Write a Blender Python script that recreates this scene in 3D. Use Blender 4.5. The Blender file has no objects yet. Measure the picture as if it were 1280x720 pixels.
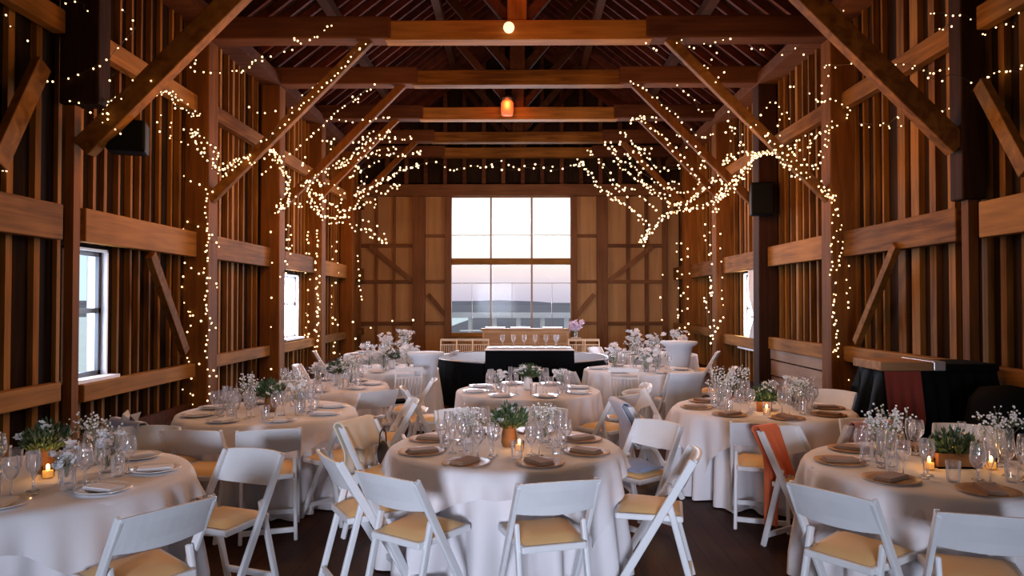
import bpy, math, random
from mathutils import Vector, Matrix
R = random.Random(7)
PI = math.pi
sc = bpy.context.scene
col = sc.collection

# ------------------------------------------------------------------ camera
F = 900.0
CAMZ = 1.75
cam_d = bpy.data.cameras.new('camera'); cam = bpy.data.objects.new('camera', cam_d); col.objects.link(cam)
cam_d.sensor_width = 36.0; cam_d.lens = F/1280*36.0; cam_d.clip_end = 2000
cam.location = (0, 0, CAMZ)
cam.rotation_euler = (math.radians(90+1.08), 0, math.radians(0.51))
sc.camera = cam
bpy.context.view_layer.update()
CM = cam.rotation_euler.to_matrix()

def P(px, py, D):
    v = CM @ Vector(((px-640)/F, (360-py)/F, -1.0))
    k = D / v.y
    return Vector((v.x*k, D, CAMZ + v.z*k))

# ------------------------------------------------------------------ mesh helpers
class MB:
    def __init__(s): s.v = []; s.f = []; s.sm = []
    def add(s, vs, fs, smooth=False):
        o = len(s.v); s.v += [tuple(v) for v in vs]
        for f in fs: s.f.append(tuple(i+o for i in f)); s.sm.append(smooth)
        return s
    def box(s, x0, x1, y0, y1, z0, z1):
        vs = [(x0,y0,z0),(x1,y0,z0),(x1,y1,z0),(x0,y1,z0),(x0,y0,z1),(x1,y0,z1),(x1,y1,z1),(x0,y1,z1)]
        return s.add(vs, [(0,3,2,1),(4,5,6,7),(0,1,5,4),(1,2,6,5),(2,3,7,6),(3,0,4,7)])
    def bar(s, a, b, w, h, up=(0,0,1), w2=None, h2=None):
        a = Vector(a); b = Vector(b); d = (b-a).normalized(); up = Vector(up)
        x = d.cross(up)
        if x.length < 1e-4: x = d.cross(Vector((0,1,0)))
        x.normalize(); z = x.cross(d).normalized()
        w2 = w if w2 is None else w2; h2 = h if h2 is None else h2
        vs = []
        for c, ww, hh in ((a,w,h),(b,w2,h2)):
            for sx, sz in ((-1,-1),(1,-1),(1,1),(-1,1)):
                vs.append(c + x*(sx*ww/2) + z*(sz*hh/2))
        return s.add(vs, [(0,3,2,1),(4,5,6,7),(0,1,5,4),(1,2,6,5),(2,3,7,6),(3,0,4,7)])
    def tube(s, pts, r, n=6, cap=True):
        pts = [Vector(p) for p in pts]; rings = []
        rr = r if isinstance(r, (list, tuple)) else [r]*len(pts)
        up = Vector((0.13, 0.31, 1)).normalized()
        vs = []; fs = []
        for i, p in enumerate(pts):
            d = (pts[min(i+1, len(pts)-1)] - pts[max(i-1, 0)])
            if d.length < 1e-7: d = Vector((0,0,1))
            d.normalize(); x = d.cross(up)
            if x.length < 1e-3: x = d.cross(Vector((1,0,0)))
            x.normalize(); y = d.cross(x)
            for k in range(n):
                a = 2*PI*k/n
                vs.append(p + (x*math.cos(a) + y*math.sin(a))*rr[i])
        for i in range(len(pts)-1):
            for k in range(n):
                fs.append((i*n+k, i*n+(k+1)%n, (i+1)*n+(k+1)%n, (i+1)*n+k))
        if cap:
            fs.append(tuple(range(n))[::-1]); fs.append(tuple((len(pts)-1)*n+k for k in range(n)))
        return s.add(vs, fs, True)
    def lathe(s, prof, n=16, c=(0,0,0), capb=False, capt=False):
        vs = []; fs = []
        for r, z in prof:
            for k in range(n):
                a = 2*PI*k/n
                vs.append((c[0]+r*math.cos(a), c[1]+r*math.sin(a), c[2]+z))
        for i in range(len(prof)-1):
            for k in range(n):
                fs.append((i*n+k, i*n+(k+1)%n, (i+1)*n+(k+1)%n, (i+1)*n+k))
        if capb: fs.append(tuple(range(n))[::-1])
        if capt: fs.append(tuple((len(prof)-1)*n+k for k in range(n)))
        return s.add(vs, fs, True)
    def ball(s, c, r, nu=6, nv=5, sq=(1,1,1)):
        prof = []
        vs = []; fs = []
        for j in range(nv+1):
            t = PI*j/nv - PI/2
            for k in range(nu):
                a = 2*PI*k/nu
                vs.append((c[0]+r*sq[0]*math.cos(t)*math.cos(a), c[1]+r*sq[1]*math.cos(t)*math.sin(a), c[2]+r*sq[2]*math.sin(t)))
        for j in range(nv):
            for k in range(nu):
                fs.append((j*nu+k, j*nu+(k+1)%nu, (j+1)*nu+(k+1)%nu, (j+1)*nu+k))
        return s.add(vs, fs, True)
    def mesh(s, name, m, bevel=0):
        me = bpy.data.meshes.new(name); me.from_pydata(s.v, [], s.f)
        me.polygons.foreach_set('use_smooth', s.sm)
        for mm in (m if isinstance(m, (list, tuple)) else [m]): me.materials.append(mm)
        me.update()
        return me
    def build(s, name, m, parent=None, bevel=0):
        me = s.mesh(name, m); o = bpy.data.objects.new(name, me); col.objects.link(o)
        if parent: o.parent = parent
        if bevel:
            b = o.modifiers.new('bevel', 'BEVEL'); b.width = bevel; b.segments = 2; b.limit_method = 'ANGLE'
        return o

def tag(o, label, cat, group=None, kind=None):
    o['label'] = label; o['category'] = cat
    if group: o['group'] = group
    if kind: o['kind'] = kind
    return o
def empty(name, loc=(0,0,0), rz=0):
    o = bpy.data.objects.new(name, None); col.objects.link(o); o.location = loc; o.rotation_euler = (0,0,rz)
    o.empty_display_size = .1
    return o
def struct(o):
    o['kind'] = 'structure'; return o
def copy_tree(o, parent=None):
    c = o.copy(); col.objects.link(c)
    if parent: c.parent = parent
    for ch in KIDS.get(o.name, []): copy_tree(ch, c)
    return c
KIDS = {}
def remember(root):
    for ch in [x for x in bpy.data.objects if x.parent == root]:
        KIDS.setdefault(root.name, []).append(ch); remember(ch)

# ------------------------------------------------------------------ materials
def newmat(name):
    m = bpy.data.materials.new(name); m.use_nodes = True
    nt = m.node_tree; return m, nt, nt.nodes['Principled BSDF']
def simple(name, c, rough=.6, metal=0, spec=.5, emit=None, es=0, noise=0, nscale=20, bump=0):
    m, nt, b = newmat(name)
    b.inputs['Base Color'].default_value = (*c, 1); b.inputs['Roughness'].default_value = rough
    b.inputs['Metallic'].default_value = metal; b.inputs['Specular IOR Level'].default_value = spec
    if emit:
        b.inputs['Emission Color'].default_value = (*emit, 1); b.inputs['Emission Strength'].default_value = es
    if noise or bump:
        tc = nt.nodes.new('ShaderNodeTexCoord'); n = nt.nodes.new('ShaderNodeTexNoise'); n.inputs['Scale'].default_value = nscale
        n.inputs['Detail'].default_value = 3
        nt.links.new(tc.outputs['Object'], n.inputs['Vector'])
        if noise:
            r = nt.nodes.new('ShaderNodeValToRGB')
            r.color_ramp.elements[0].position = .3; r.color_ramp.elements[1].position = .7
            r.color_ramp.elements[0].color = (*[x*(1-noise) for x in c], 1)
            r.color_ramp.elements[1].color = (*[min(1, x*(1+noise)) for x in c], 1)
            nt.links.new(n.outputs['Fac'], r.inputs['Fac']); nt.links.new(r.outputs['Color'], b.inputs['Base Color'])
        if bump:
            bp = nt.nodes.new('ShaderNodeBump'); bp.inputs['Strength'].default_value = bump; bp.inputs['Distance'].default_value = .01
            nt.links.new(n.outputs['Fac'], bp.inputs['Height']); nt.links.new(bp.outputs['Normal'], b.inputs['Normal'])
    return m
def wood(name, c1, c2, axis='Z', rough=.65, gs=14, stretch=.07, bump=.35):
    m, nt, b = newmat(name)
    tc = nt.nodes.new('ShaderNodeTexCoord'); mp = nt.nodes.new('ShaderNodeMapping')
    sc_ = {'X': (stretch,1,1), 'Y': (1,stretch,1), 'Z': (1,1,stretch), 'N': (1,1,1)}[axis]
    mp.inputs['Scale'].default_value = sc_
    n = nt.nodes.new('ShaderNodeTexNoise'); n.inputs['Scale'].default_value = gs; n.inputs['Detail'].default_value = 5
    n.inputs['Distortion'].default_value = .6
    n2 = nt.nodes.new('ShaderNodeTexNoise'); n2.inputs['Scale'].default_value = 1.1; n2.inputs['Detail'].default_value = 2
    oi = nt.nodes.new('ShaderNodeObjectInfo')
    r = nt.nodes.new('ShaderNodeValToRGB'); r.color_ramp.elements[0].position = .3; r.color_ramp.elements[1].position = .72
    r.color_ramp.elements[0].color = (*c1, 1); r.color_ramp.elements[1].color = (*c2, 1)
    mx = nt.nodes.new('ShaderNodeMix'); mx.data_type = 'FLOAT'; mx.inputs[0].default_value = .4
    ad = nt.nodes.new('ShaderNodeMath'); ad.operation = 'MULTIPLY_ADD'; ad.inputs[1].default_value = .26; 
    sb = nt.nodes.new('ShaderNodeMath'); sb.operation = 'SUBTRACT'; sb.inputs[1].default_value = .13
    L = nt.links.new
    L(tc.outputs['Object'], mp.inputs['Vector']); L(mp.outputs['Vector'], n.inputs['Vector']); L(tc.outputs['Object'], n2.inputs['Vector'])
    L(n.outputs['Fac'], mx.inputs[2]); L(n2.outputs['Fac'], mx.inputs[3])
    L(oi.outputs['Random'], ad.inputs[0]); L(mx.outputs[0], ad.inputs[2]); L(ad.outputs[0], sb.inputs[0])
    L(sb.outputs[0], r.inputs['Fac']); L(r.outputs['Color'], b.inputs['Base Color'])
    bp = nt.nodes.new('ShaderNodeBump'); bp.inputs['Strength'].default_value = bump; bp.inputs['Distance'].default_value = .008
    L(n.outputs['Fac'], bp.inputs['Height']); L(bp.outputs['Normal'], b.inputs['Normal'])
    b.inputs['Roughness'].default_value = max(rough, .75); b.inputs['Specular IOR Level'].default_value = .08
    return m
WC1 = (.095,.038,.008); WC2 = (.34,.152,.033)
wZ = wood('timber_vertical', WC1, WC2, 'Z'); wX = wood('timber_across', WC1, WC2, 'X'); wY = wood('timber_along', WC1, WC2, 'Y')
wN = wood('timber_brace', WC1, WC2, 'N', gs=7)
wPost = wood('timber_post', (.08,.029,.007), (.22,.085,.019), 'Z')
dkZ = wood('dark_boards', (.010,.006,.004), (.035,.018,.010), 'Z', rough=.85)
dkX = wood('dark_timber', (.055,.020,.010), (.14,.055,.024), 'X', rough=.8)
dkN = wood('dark_post_timber', (.02,.009,.005), (.055,.022,.011), 'Z', rough=.8)
dkR = wood('roof_boards', (.012,.006,.005), (.03,.013,.01), 'Y', rough=.9)
raf = wood('rafter_wood', (.05,.014,.009), (.13,.038,.025), 'N', gs=5)
dkB = wood('shaded_roof_timber', (.03,.012,.006), (.08,.03,.014), 'N', rough=.8)  # roof timber darkened in its colour to hold back lamp spill
pan = wood('gable_panels', (.30,.165,.07), (.45,.26,.115), 'Z', gs=6)
plank = wood('grey_planks', (.16,.10,.075), (.34,.24,.18), 'Y', gs=9)
rustic = wood('rustic_wood', (.25,.13,.06), (.5,.30,.16), 'X')
boxw = wood('planter_wood', (.16,.06,.02), (.35,.15,.05), 'X')
pale = wood('pale_chair_wood', (.55,.42,.28), (.75,.60,.42), 'N')

def floor_mat():
    m, nt, b = newmat('floor_planks'); L = nt.links.new
    tc = nt.nodes.new('ShaderNodeTexCoord'); mp = nt.nodes.new('ShaderNodeMapping'); mp.inputs['Rotation'].default_value = (0,0,PI/2)
    br = nt.nodes.new('ShaderNodeTexBrick'); br.inputs['Scale'].default_value = 1; br.inputs['Brick Width'].default_value = 2.6; br.inputs['Row Height'].default_value = .16
    br.inputs['Mortar Size'].default_value = .004; br.inputs['Color1'].default_value = (.040,.014,.007,1); br.inputs['Color2'].default_value = (.068,.024,.011,1); br.inputs['Mortar'].default_value = (.006,.003,.002,1)
    n = nt.nodes.new('ShaderNodeTexNoise'); n.inputs['Scale'].default_value = 5; n.inputs['Detail'].default_value = 6
    mp2 = nt.nodes.new('ShaderNodeMapping'); mp2.inputs['Scale'].default_value = (3,.3,1)
    mx = nt.nodes.new('ShaderNodeMix'); mx.data_type = 'RGBA'; mx.blend_type = 'MULTIPLY'; mx.inputs[0].default_value = .6
    L(tc.outputs['Object'], mp.inputs['Vector']); L(mp.outputs['Vector'], br.inputs['Vector'])
    L(tc.outputs['Object'], mp2.inputs['Vector']); L(mp2.outputs['Vector'], n.inputs['Vector'])
    L(br.outputs['Color'], mx.inputs[6]); L(n.outputs['Fac'], mx.inputs[7]); L(mx.outputs[2], b.inputs['Base Color'])
    b.inputs['Roughness'].default_value = .55; b.inputs['Specular IOR Level'].default_value = .12
    bp = nt.nodes.new('ShaderNodeBump'); bp.inputs['Strength'].default_value = .3; bp.inputs['Distance'].default_value = .01
    L(n.outputs['Fac'], bp.inputs['Height']); L(bp.outputs['Normal'], b.inputs['Normal'])
    return m
mfloor = floor_mat()

def glass_mat(name, k=1.6, base=.04, tint=(1,1,1), glint=0):
    m = bpy.data.materials.new(name); m.use_nodes = True; nt = m.node_tree; nt.nodes.clear(); L = nt.links.new
    o = nt.nodes.new('ShaderNodeOutputMaterial'); t = nt.nodes.new('ShaderNodeBsdfTransparent'); t.inputs[0].default_value = (*tint, 1)
    g = nt.nodes.new('ShaderNodeBsdfGlossy'); g.inputs['Roughness'].default_value = .06
    lw = nt.nodes.new('ShaderNodeFresnel'); lw.inputs['IOR'].default_value = 1.5
    ma = nt.nodes.new('ShaderNodeMath'); ma.operation = 'MULTIPLY_ADD'; ma.use_clamp = True; ma.inputs[1].default_value = k; ma.inputs[2].default_value = base
    mx = nt.nodes.new('ShaderNodeMixShader')
    L(lw.outputs[0], ma.inputs[0]); L(ma.outputs[0], mx.inputs[0]); L(t.outputs[0], mx.inputs[1]); L(g.outputs[0], mx.inputs[2])
    if glint:   # pale diffuse stands in for bright refraction, strongest at the edges
        df = nt.nodes.new('ShaderNodeBsdfDiffuse'); df.inputs[0].default_value = (.95,.95,1,1)
        tl = nt.nodes.new('ShaderNodeBsdfTranslucent'); tl.inputs[0].default_value = (.95,.95,1,1)
        m1 = nt.nodes.new('ShaderNodeMixShader'); m1.inputs[0].default_value = .5
        m2 = nt.nodes.new('ShaderNodeMixShader'); lf = nt.nodes.new('ShaderNodeLayerWeight'); lf.inputs['Blend'].default_value = .25
        mm = nt.nodes.new('ShaderNodeMath'); mm.operation = 'MULTIPLY_ADD'; mm.use_clamp = True; mm.inputs[1].default_value = glint*2.6; mm.inputs[2].default_value = glint*.35
        L(lf.outputs['Facing'], mm.inputs[0]); L(df.outputs[0], m1.inputs[1]); L(tl.outputs[0], m1.inputs[2])
        L(mm.outputs[0], m2.inputs[0]); L(mx.outputs[0], m2.inputs[1]); L(m1.outputs[0], m2.inputs[2]); L(m2.outputs[0], o.inputs[0])
    else: L(mx.outputs[0], o.inputs[0])
    return m
mglass = glass_mat('drinking_glass', .75, .05, (.99,.99,1), .16)
mpane = glass_mat('window_glass', .05, .0)

def cloth_mat(name, c, rough=.85, sheen=.12):
    m, nt, b = newmat(name); L = nt.links.new
    b.inputs['Base Color'].default_value = (*c, 1); b.inputs['Roughness'].default_value = rough
    b.inputs['Specular IOR Level'].default_value = .2; b.inputs['Sheen Weight'].default_value = sheen
    tc = nt.nodes.new('ShaderNodeTexCoord'); n = nt.nodes.new('ShaderNodeTexNoise'); n.inputs['Scale'].default_value = 6; n.inputs['Detail'].default_value = 4
    bp = nt.nodes.new('ShaderNodeBump'); bp.inputs['Strength'].default_value = .25; bp.inputs['Distance'].default_value = .02
    L(tc.outputs['Object'], n.inputs['Vector']); L(n.outputs['Fac'], bp.inputs['Height']); L(bp.outputs['Normal'], b.inputs['Normal'])
    return m
mcloth = cloth_mat('white_linen', (.80,.76,.78))
mclothb = cloth_mat('daylit_blue_linen', (.76,.80,.88))  # linen copy tinted blue for the cool daylight on rear cloths
mblack = cloth_mat('black_cloth', (.004,.005,.006), .8, 0)
mblack.node_tree.nodes['Principled BSDF'].inputs['Specular IOR Level'].default_value = .05
mmauve = cloth_mat('mauve_cloth', (.12,.09,.098))
mcream = cloth_mat('cream_pad', (.80,.53,.24), .6)
mcreamcloth = cloth_mat('cream_shawl', (.80,.70,.56))
mwhite = simple('white_paint', (.80,.80,.82), .45, noise=.03, nscale=8)
mtan = cloth_mat('tan_napkin', (.30,.165,.095))
mporc = simple('porcelain', (.82,.80,.80), .2)
mleaf = simple('green_leaves', (.045,.085,.03), .6, noise=.5, nscale=30)
mleaf2 = simple('pale_green_leaves', (.16,.22,.10), .6, noise=.4, nscale=30)
mpetal = simple('white_petals', (.85,.83,.84), .6, noise=.05)
mlilac = simple('lilac_petals', (.70,.55,.68), .6, noise=.1)
mcandle = simple('candle_wax', (.9,.75,.5), .5, emit=(1,.55,.2), es=.6)
mflame = simple('candle_flame', (1,.7,.3), .5, emit=(1,.55,.18), es=14)
mspk = simple('speaker_black', (.004,.004,.004), .7, spec=.1, noise=.2)
mgrille = simple('speaker_grille', (.006,.006,.006), .8, spec=.1, bump=.5, nscale=200)
mdarkmetal = simple('dark_metal', (.03,.028,.027), .4, metal=.6)
mwire = simple('light_wire', (.05,.035,.02), .6)
mred = cloth_mat('dark_red_velvet', (.20,.035,.025))
mcoral = cloth_mat('coral_scarf', (.75,.16,.06))
mpink = cloth_mat('pink_lining', (.62,.36,.36))
msilver = simple('silver_edge', (.55,.55,.58), .35, metal=.7)
mbag = simple('dark_leather', (.04,.032,.028), .45, noise=.3)
mframe = simple('dark_sash', (.05,.06,.08), .5)
mwframe = simple('white_sash', (.75,.76,.8), .5)
mblue = cloth_mat('slate_blue_cloth', (.22,.27,.40))
mlav = cloth_mat('lavender_cover', (.58,.60,.74))
mtile = simple('patio', (.10,.10,.13), .8, noise=.2, nscale=2)
mhill = simple('far_land', (.07,.06,.085), .9, noise=.3, nscale=.05)
mglobe = simple('lamp_globe', (1,.8,.6), .4, emit=(1,.62,.38), es=1.6)
mredlamp = simple('red_lamp', (1,.2,.1), .4, emit=(1,.16,.05), es=1.6)
mbulb = simple('fairy_bulb', (1,.8,.5), .4, emit=(1,.66,.33), es=3.4)
mbulb.cycles.emission_sampling = 'NONE'
for m_ in (mflame, mcandle): m_.cycles.emission_sampling = 'NONE'

# ------------------------------------------------------------------ shell
W = 4.9
YB = 23.0
Y0 = -5.0
EAVE = 6.25
fl = MB().box(-5.3, 5.3, Y0, YB, -.06, 0).build('floor', mfloor); struct(fl)

def wall_side(sd, name, holes):
    # sheathing with holes
    m = MB(); xa, xb = (sd*5.12, sd*5.17); x0, x1 = min(xa, xb), max(xa, xb)
    y = Y0
    for (h0, h1, z0, z1) in sorted(holes):
        m.box(x0, x1, y, h0, 0, EAVE); m.box(x0, x1, h0, h1, 0, z0); m.box(x0, x1, h0, h1, z1, EAVE); y = h1
    m.box(x0, x1, y, YB, 0, EAVE)
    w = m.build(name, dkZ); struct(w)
    # studs
    rr = random.Random(11 if sd < 0 else 23)
    y = 5.2
    while y < YB-.2:
        wide = y < (8.0 if sd < 0 else 9.9)
        wd = rr.choice([.045, .055, .06, .075, .10]); dp = rr.uniform(.05, .085)
        if wide: wd = rr.choice([.06, .09, .13, .18])
        inh = [h for h in holes if h[0]-wd/2 < y < h[1]+wd/2]
        xx = sorted((sd*5.12, sd*(5.12-dp)))
        sm = MB()
        if inh:
            h = inh[0]
            sm.box(xx[0], xx[1], y-wd/2, y+wd/2, h[3]+.05, EAVE)
            sm.box(xx[0], xx[1], y-wd/2, y+wd/2, .02, h[2]-.05)
        else:
            lean = rr.uniform(-.012, .012)
            sm.bar(((xx[0]+xx[1])/2, y-lean, .02), ((xx[0]+xx[1])/2, y+lean, EAVE), wd, dp, up=(1,0,0))
        sm.build('stud', wZ, w)
        y += rr.uniform(.21, .34) * (1 if y < 12 else 1.15) * (1.3 if wide else 1)
    # rails
    posts = [3.2, 7.85, 11.05, 14.3, 17.4, 20.6, 22.9]
    zs = [(2.42, 2.80), (.70 if sd < 0 else .84, .90 if sd < 0 else 1.07), (4.65, 4.90)]
    for k, (z0, z1) in enumerate(zs):
        for a, b in zip(posts[:-1], posts[1:]):
            yj = a+.2; ye = b-.2
            if k == 1 and any(h[2] < z1 and h[0] < ye and h[1] > yj for h in holes): z0_, z1_ = z0-.1, z1-.1
            else: z0_, z1_ = z0, z1
            dz = rr.uniform(-.02, .02)
            xs = sorted((sd*5.005, sd*4.87))
            MB().box(xs[0], xs[1], yj, ye, z0_+dz, z1_+dz).build('rail', wY, w, bevel=.012)
    # plate on top and base board
    xs = sorted((sd*5.1, sd*4.7))
    MB().box(xs[0], xs[1], Y0, YB, EAVE-.22, EAVE).build('wall_plate', dkX, w)
    return w
HL = [(8.02, 8.82, .86, 2.38), (15.3, 16.5, .95, 2.35)]
HR = [(14.9, 16.2, .75, 2.38)]
wl = wall_side(-1, 'wall_left', HL)
wr = wall_side(1, 'wall_right', HR)
struct(MB().box(-5.0, -4.94, 5, YB, 0, .22).build('baseboard_left', dkX))
bbr = MB()
for k in range(3):
    bbr.box(4.93-.01*k, 4.99, 11.3, 14.1, .02+k*.31, .30+k*.31)
struct(bbr.build('trim_1', plank))
struct(MB().box(4.93, 4.99, 5, 11.0, 0, .3).build('baseboard_right', dkX))

def side_window(n, sd, h, frame_m, jamb_m, bars):
    y0, y1, z0, z1 = h
    w = empty('window_%d' % n, (sd*5.15, (y0+y1)/2, z0)); struct(w)
    X = sd*5.15
    def loc(o): o.location = (-X, -(y0+y1)/2, -z0); return o
    j = MB(); xs = sorted((sd*5.05, sd*5.3))
    j.box(xs[0], xs[1], y0, y0+.03, z0, z1); j.box(xs[0], xs[1], y1-.03, y1, z0, z1); j.box(xs[0], xs[1], y0, y1, z1-.03, z1)
    loc(j.build('jamb', jamb_m, w))
    xs2 = sorted((sd*4.92, sd*5.3))
    loc(MB().box(xs2[0], xs2[1], y0-.05, y1+.05, z0-.04, z0).build('sill', jamb_m, w))
    f = MB(); xf = sorted((sd*5.12, sd*5.165))
    t = .055
    f.box(xf[0], xf[1], y0+.03, y0+.03+t, z0, z1-.03); f.box(xf[0], xf[1], y1-.03-t, y1-.03, z0, z1-.03)
    f.box(xf[0], xf[1], y0, y1, z0, z0+t); f.box(xf[0], xf[1], y0, y1, z1-.03-t, z1-.03)
    for b in bars: 
        if b[0] == 'h': f.box(xf[0], xf[1], y0, y1, z0+b[1]-.03, z0+b[1]+.03)
        else: f.box(xf[0], xf[1], y0+b[1]-.02, y0+b[1]+.02, z0, z1)
    loc(f.build('sash', frame_m, w))
    loc(MB().box(sd*5.142-.002, sd*5.142+.002, y0+.03, y1-.03, z0, z1-.03).build('pane', mpane, w))
    return w
side_window(1, -1, HL[0], mframe, mwframe, [('h', .78)])
side_window(2, -1, HL[1], mwframe, mwframe, [('h', .75), ('v', .6)])
side_window(3, 1, HR[0], mwframe, mwframe, [('h', .85)])

# roof
RP = .78
ROOFH = EAVE + 5.2*RP
def roof_z(x): return EAVE + (5.2-abs(x))*RP
ceil = MB()
for sd in (-1, 1):
    vs = [(sd*5.35, Y0, roof_z(5.35)+.12), (0, Y0, ROOFH+.12), (0, YB+.3, ROOFH+.12), (sd*5.35, YB+.3, roof_z(5.35)+.12)]
    vs2 = [(a, b, c+.08) for a, b, c in vs]
    ceil.add(vs+vs2, [(0,1,2,3), (7,6,5,4), (0,4,5,1), (1,5,6,2), (2,6,7,3), (3,7,4,0)])
ceil = struct(ceil.build('ceiling', dkR))
y = 6.2
rr = random.Random(5)
while y < YB:
    for sd in (-1, 1):
        a = (sd*5.15, y, roof_z(5.15)+.03); b = (0, y, ROOFH+.03)
        MB().bar(a, b, .075, .13, up=(0,0,1)).build('rafter', raf, ceil)
    y += rr.uniform(.40, .50)
for sd in (-1, 1):   # purlins
    for x in (1.9, 3.6):
        MB().box(sd*x-.09, sd*x+.09, 5, YB, roof_z(x)-.24, roof_z(x)-.04).build('purlin', dkB, ceil)

# ------------------------------------------------------------------ frames
FR = [(7.85, 5.88), (11.05, 5.75), (14.3, 6.04), (17.4, 6.14), (20.6, 6.30), (22.55, 6.27)]
ordn = ['nearest', 'second', 'third', 'fourth', 'fifth', 'last']
inner = [1.9, 1.95, 2.0, 2.3, 2.4, 2.3]
for i, (D, zb) in enumerate(FR):
    t = empty('tie_beam', (0, D, zb))
    tag(t, {0:'heavy tie beam crossing overhead closest to the camera', 1:'lowest looking front tie beam with the round globe lamp at its middle',
            2:'second tie beam back across the barn, reddish middle and dark ends', 3:'third tie beam back with the glowing red lantern on its middle',
            4:'fourth tie beam back, lit orange along its middle', 5:'hindmost tie beam just before the gable window wall'}[i], 'beam', 'tie beams across the barn')
    n = inner[i]
    MB().box(-n-.1, n+.1, -.14, .14, 0, .30).build('middle_timber', wX, t, bevel=.015)
    for sd in (-1, 1):
        xs = sorted((sd*n, sd*4.98))
        MB().box(xs[0], xs[1], -.18, .18, .015, .36).build('end_timber', dkX, t, bevel=.03)  # beam ends are thicker pieces in darker wood than the middle
for i, (D, zb) in enumerate(FR[:5]):
    for sd in (-1, 1):
        side = 'left' if sd < 0 else 'right'
        p = empty('timber_post', (sd*W, D, 0))
        deco = {('left',0):'slim lower shaft and heavy dark head beside the tall window', ('right',0):'heavy dark head against the slatted wall above the bar',
                ('left',1):'wrapped in fairy lights behind the mid left round table', ('right',1):'wrapped in fairy lights next to the drinks bar',
                ('left',2):'dark brown, standing before the white framed far window', ('right',2):'dark brown, carrying the black loudspeaker',
                ('left',3):'third one with hanging light strings', ('right',3):'third one with hanging light strings',
                ('left',4):'farthest one near the gable wall', ('right',4):'farthest one near the gable wall'}[(side, i)]
        tag(p, '%s side barn post, %s' % (side, deco), 'post', 'barn posts')
        if i == 0:
            MB().box(-.05, .05, -.06, .06, 0, zb).build('shaft', wPost, p)
            z0 = 3.9 if sd < 0 else 2.85
            xs = sorted((sd*.09, -sd*.34)) if sd < 0 else (-.14, .12)
            MB().box(xs[0], xs[1], -.12, .12, z0, zb).build('post_head', dkN, p, bevel=.02)
        else:
            w2 = .20 if i < 3 else .19
            MB().bar((0,0,0), (0,0,zb+.02), 2*w2, .36, up=(0,1,0), w2=2*w2*.9).build('shaft', (dkN if (i == 2 and sd > 0) else wPost), p, bevel=.02)
        # knee brace
        L_ = 2.35 if i < 3 else 1.7
        zt = zb
        a = Vector((sd*(W-.12), D, zt-L_-.1)); b = Vector((sd*(W-L_-.25), D, zt+.05))
        th = .23 if i == 0 else .15
        k = MB().bar(a, b, .16 if i == 0 else .13, th, up=(0,0,1)).build('knee_brace', wN if i < 2 else wPost, bevel=.012)
        tag(k, '%s knee brace rising from the %s post pair to its tie beam' % (side, ordn[i]), 'brace', 'knee braces')
# king posts and struts on beams
for i, (D, zb) in enumerate(FR):
    kp = empty('king_post', (-.02 if i else 0, D, zb+.30))
    tag(kp, 'king post with slanting struts above the %s tie beam' % ordn[i], 'post', 'king posts')
    MB().box(-.15, .15, -.11, .11, 0, ROOFH-zb-.32).build('shaft', wZ if i == 1 else dkB, kp, bevel=.01)  # darker wood paints the shade, except on the red-lit post
    for sd in (-1, 1):
        MB().bar((sd*.14, 0, .05), (sd*1.75, 0, 1.95), .12, .16).build('strut', dkB, kp)
# wall braces
def wall_brace(px0, py0, px1, py1, th, label):
    def wp(px, py):
        D = 3.0
        for _ in range(30):
            v = P(px, py, D); D *= 4.86/abs(v.x)
        return P(px, py, D)
    a = wp(px0, py0); b = wp(px1, py1)
    tag(MB().bar(a, b, th, .09, up=(1,0,0)).build('wall_brace', wN, bevel=.008), label, 'brace', 'slanting wall braces')
wall_brace(188, 318, 231, 440, .16, 'short slanting brace between rail and lit post on left wall')
wall_brace(1121, 306, 1071, 428, .12, 'short slanting brace between rail and lit post on right wall')
wall_brace(-5, 205, 52, 80, .2, 'slanting brace high on the left wall at picture edge')
wall_brace(1285, 215, 1226, 105, .16, 'slanting brace high on the right wall at picture edge')

# ------------------------------------------------------------------ back gable wall
wb = MB()
wx0, wx1 = P(565, 0, YB).x, P(713, 0, YB).x
wz0, wz1 = P(0, 418, YB).z, P(640, 247, YB).z
wb.box(-5.2, wx0, YB, YB+.06, 0, 5.55); wb.box(wx1, 5.2, YB, YB+.06, 0, 5.55)
wb.box(wx0, wx1, YB, YB+.06, 0, wz0); wb.box(wx0, wx1, YB, YB+.06, wz1, 5.55)
wb = struct(wb.build('wall_back', pan))
g = MB(); g.add([(-5.2, YB, 5.5), (5.2, YB, 5.5), (5.2, YB, EAVE), (0, YB, ROOFH+.15), (-5.2, YB, EAVE)], [(0,1,2,3,4)])
g.add([(-5.2, YB+.05, 5.5), (5.2, YB+.05, 5.5), (5.2, YB+.05, EAVE), (0, YB+.05, ROOFH+.15), (-5.2, YB+.05, EAVE)], [(4,3,2,1,0)])
g.build('gable_boards', dkZ, wb)
for x in [-4.2+.62*k for k in range(15)]:
    MB().box(x-.06, x+.06, YB-.12, YB, 5.5, roof_z(x)-.05).build('gable_stud', dkX, wb)
def bt(x0, x1, y0, y1, m=wZ, d=.10, nm='timber'):
    a = P(x0, y1, YB); b = P(x1, y0, YB)
    MB().box(a.x, b.x, YB-d, YB, a.z, b.z).build(nm, m, wb, bevel=.01)
wBk = wood('gable_timber_dark', (.10,.045,.02), (.22,.10,.045), 'Z'); wBh = wood('gable_rail_dark', (.10,.045,.02), (.22,.10,.045), 'X')
bt(440, 850, 231, 246, wBh, .2, 'header')
for x0, x1, d in ((516, 532, .16), (746, 759, .16), (556, 565, .14), (713, 721, .14), (469, 473, .07), (491, 495, .07), (783, 787, .07), (806, 810, .07), (446, 452, .1), (828, 834, .1)):
    bt(x0, x1, 246, 470, wBk, d)
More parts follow.
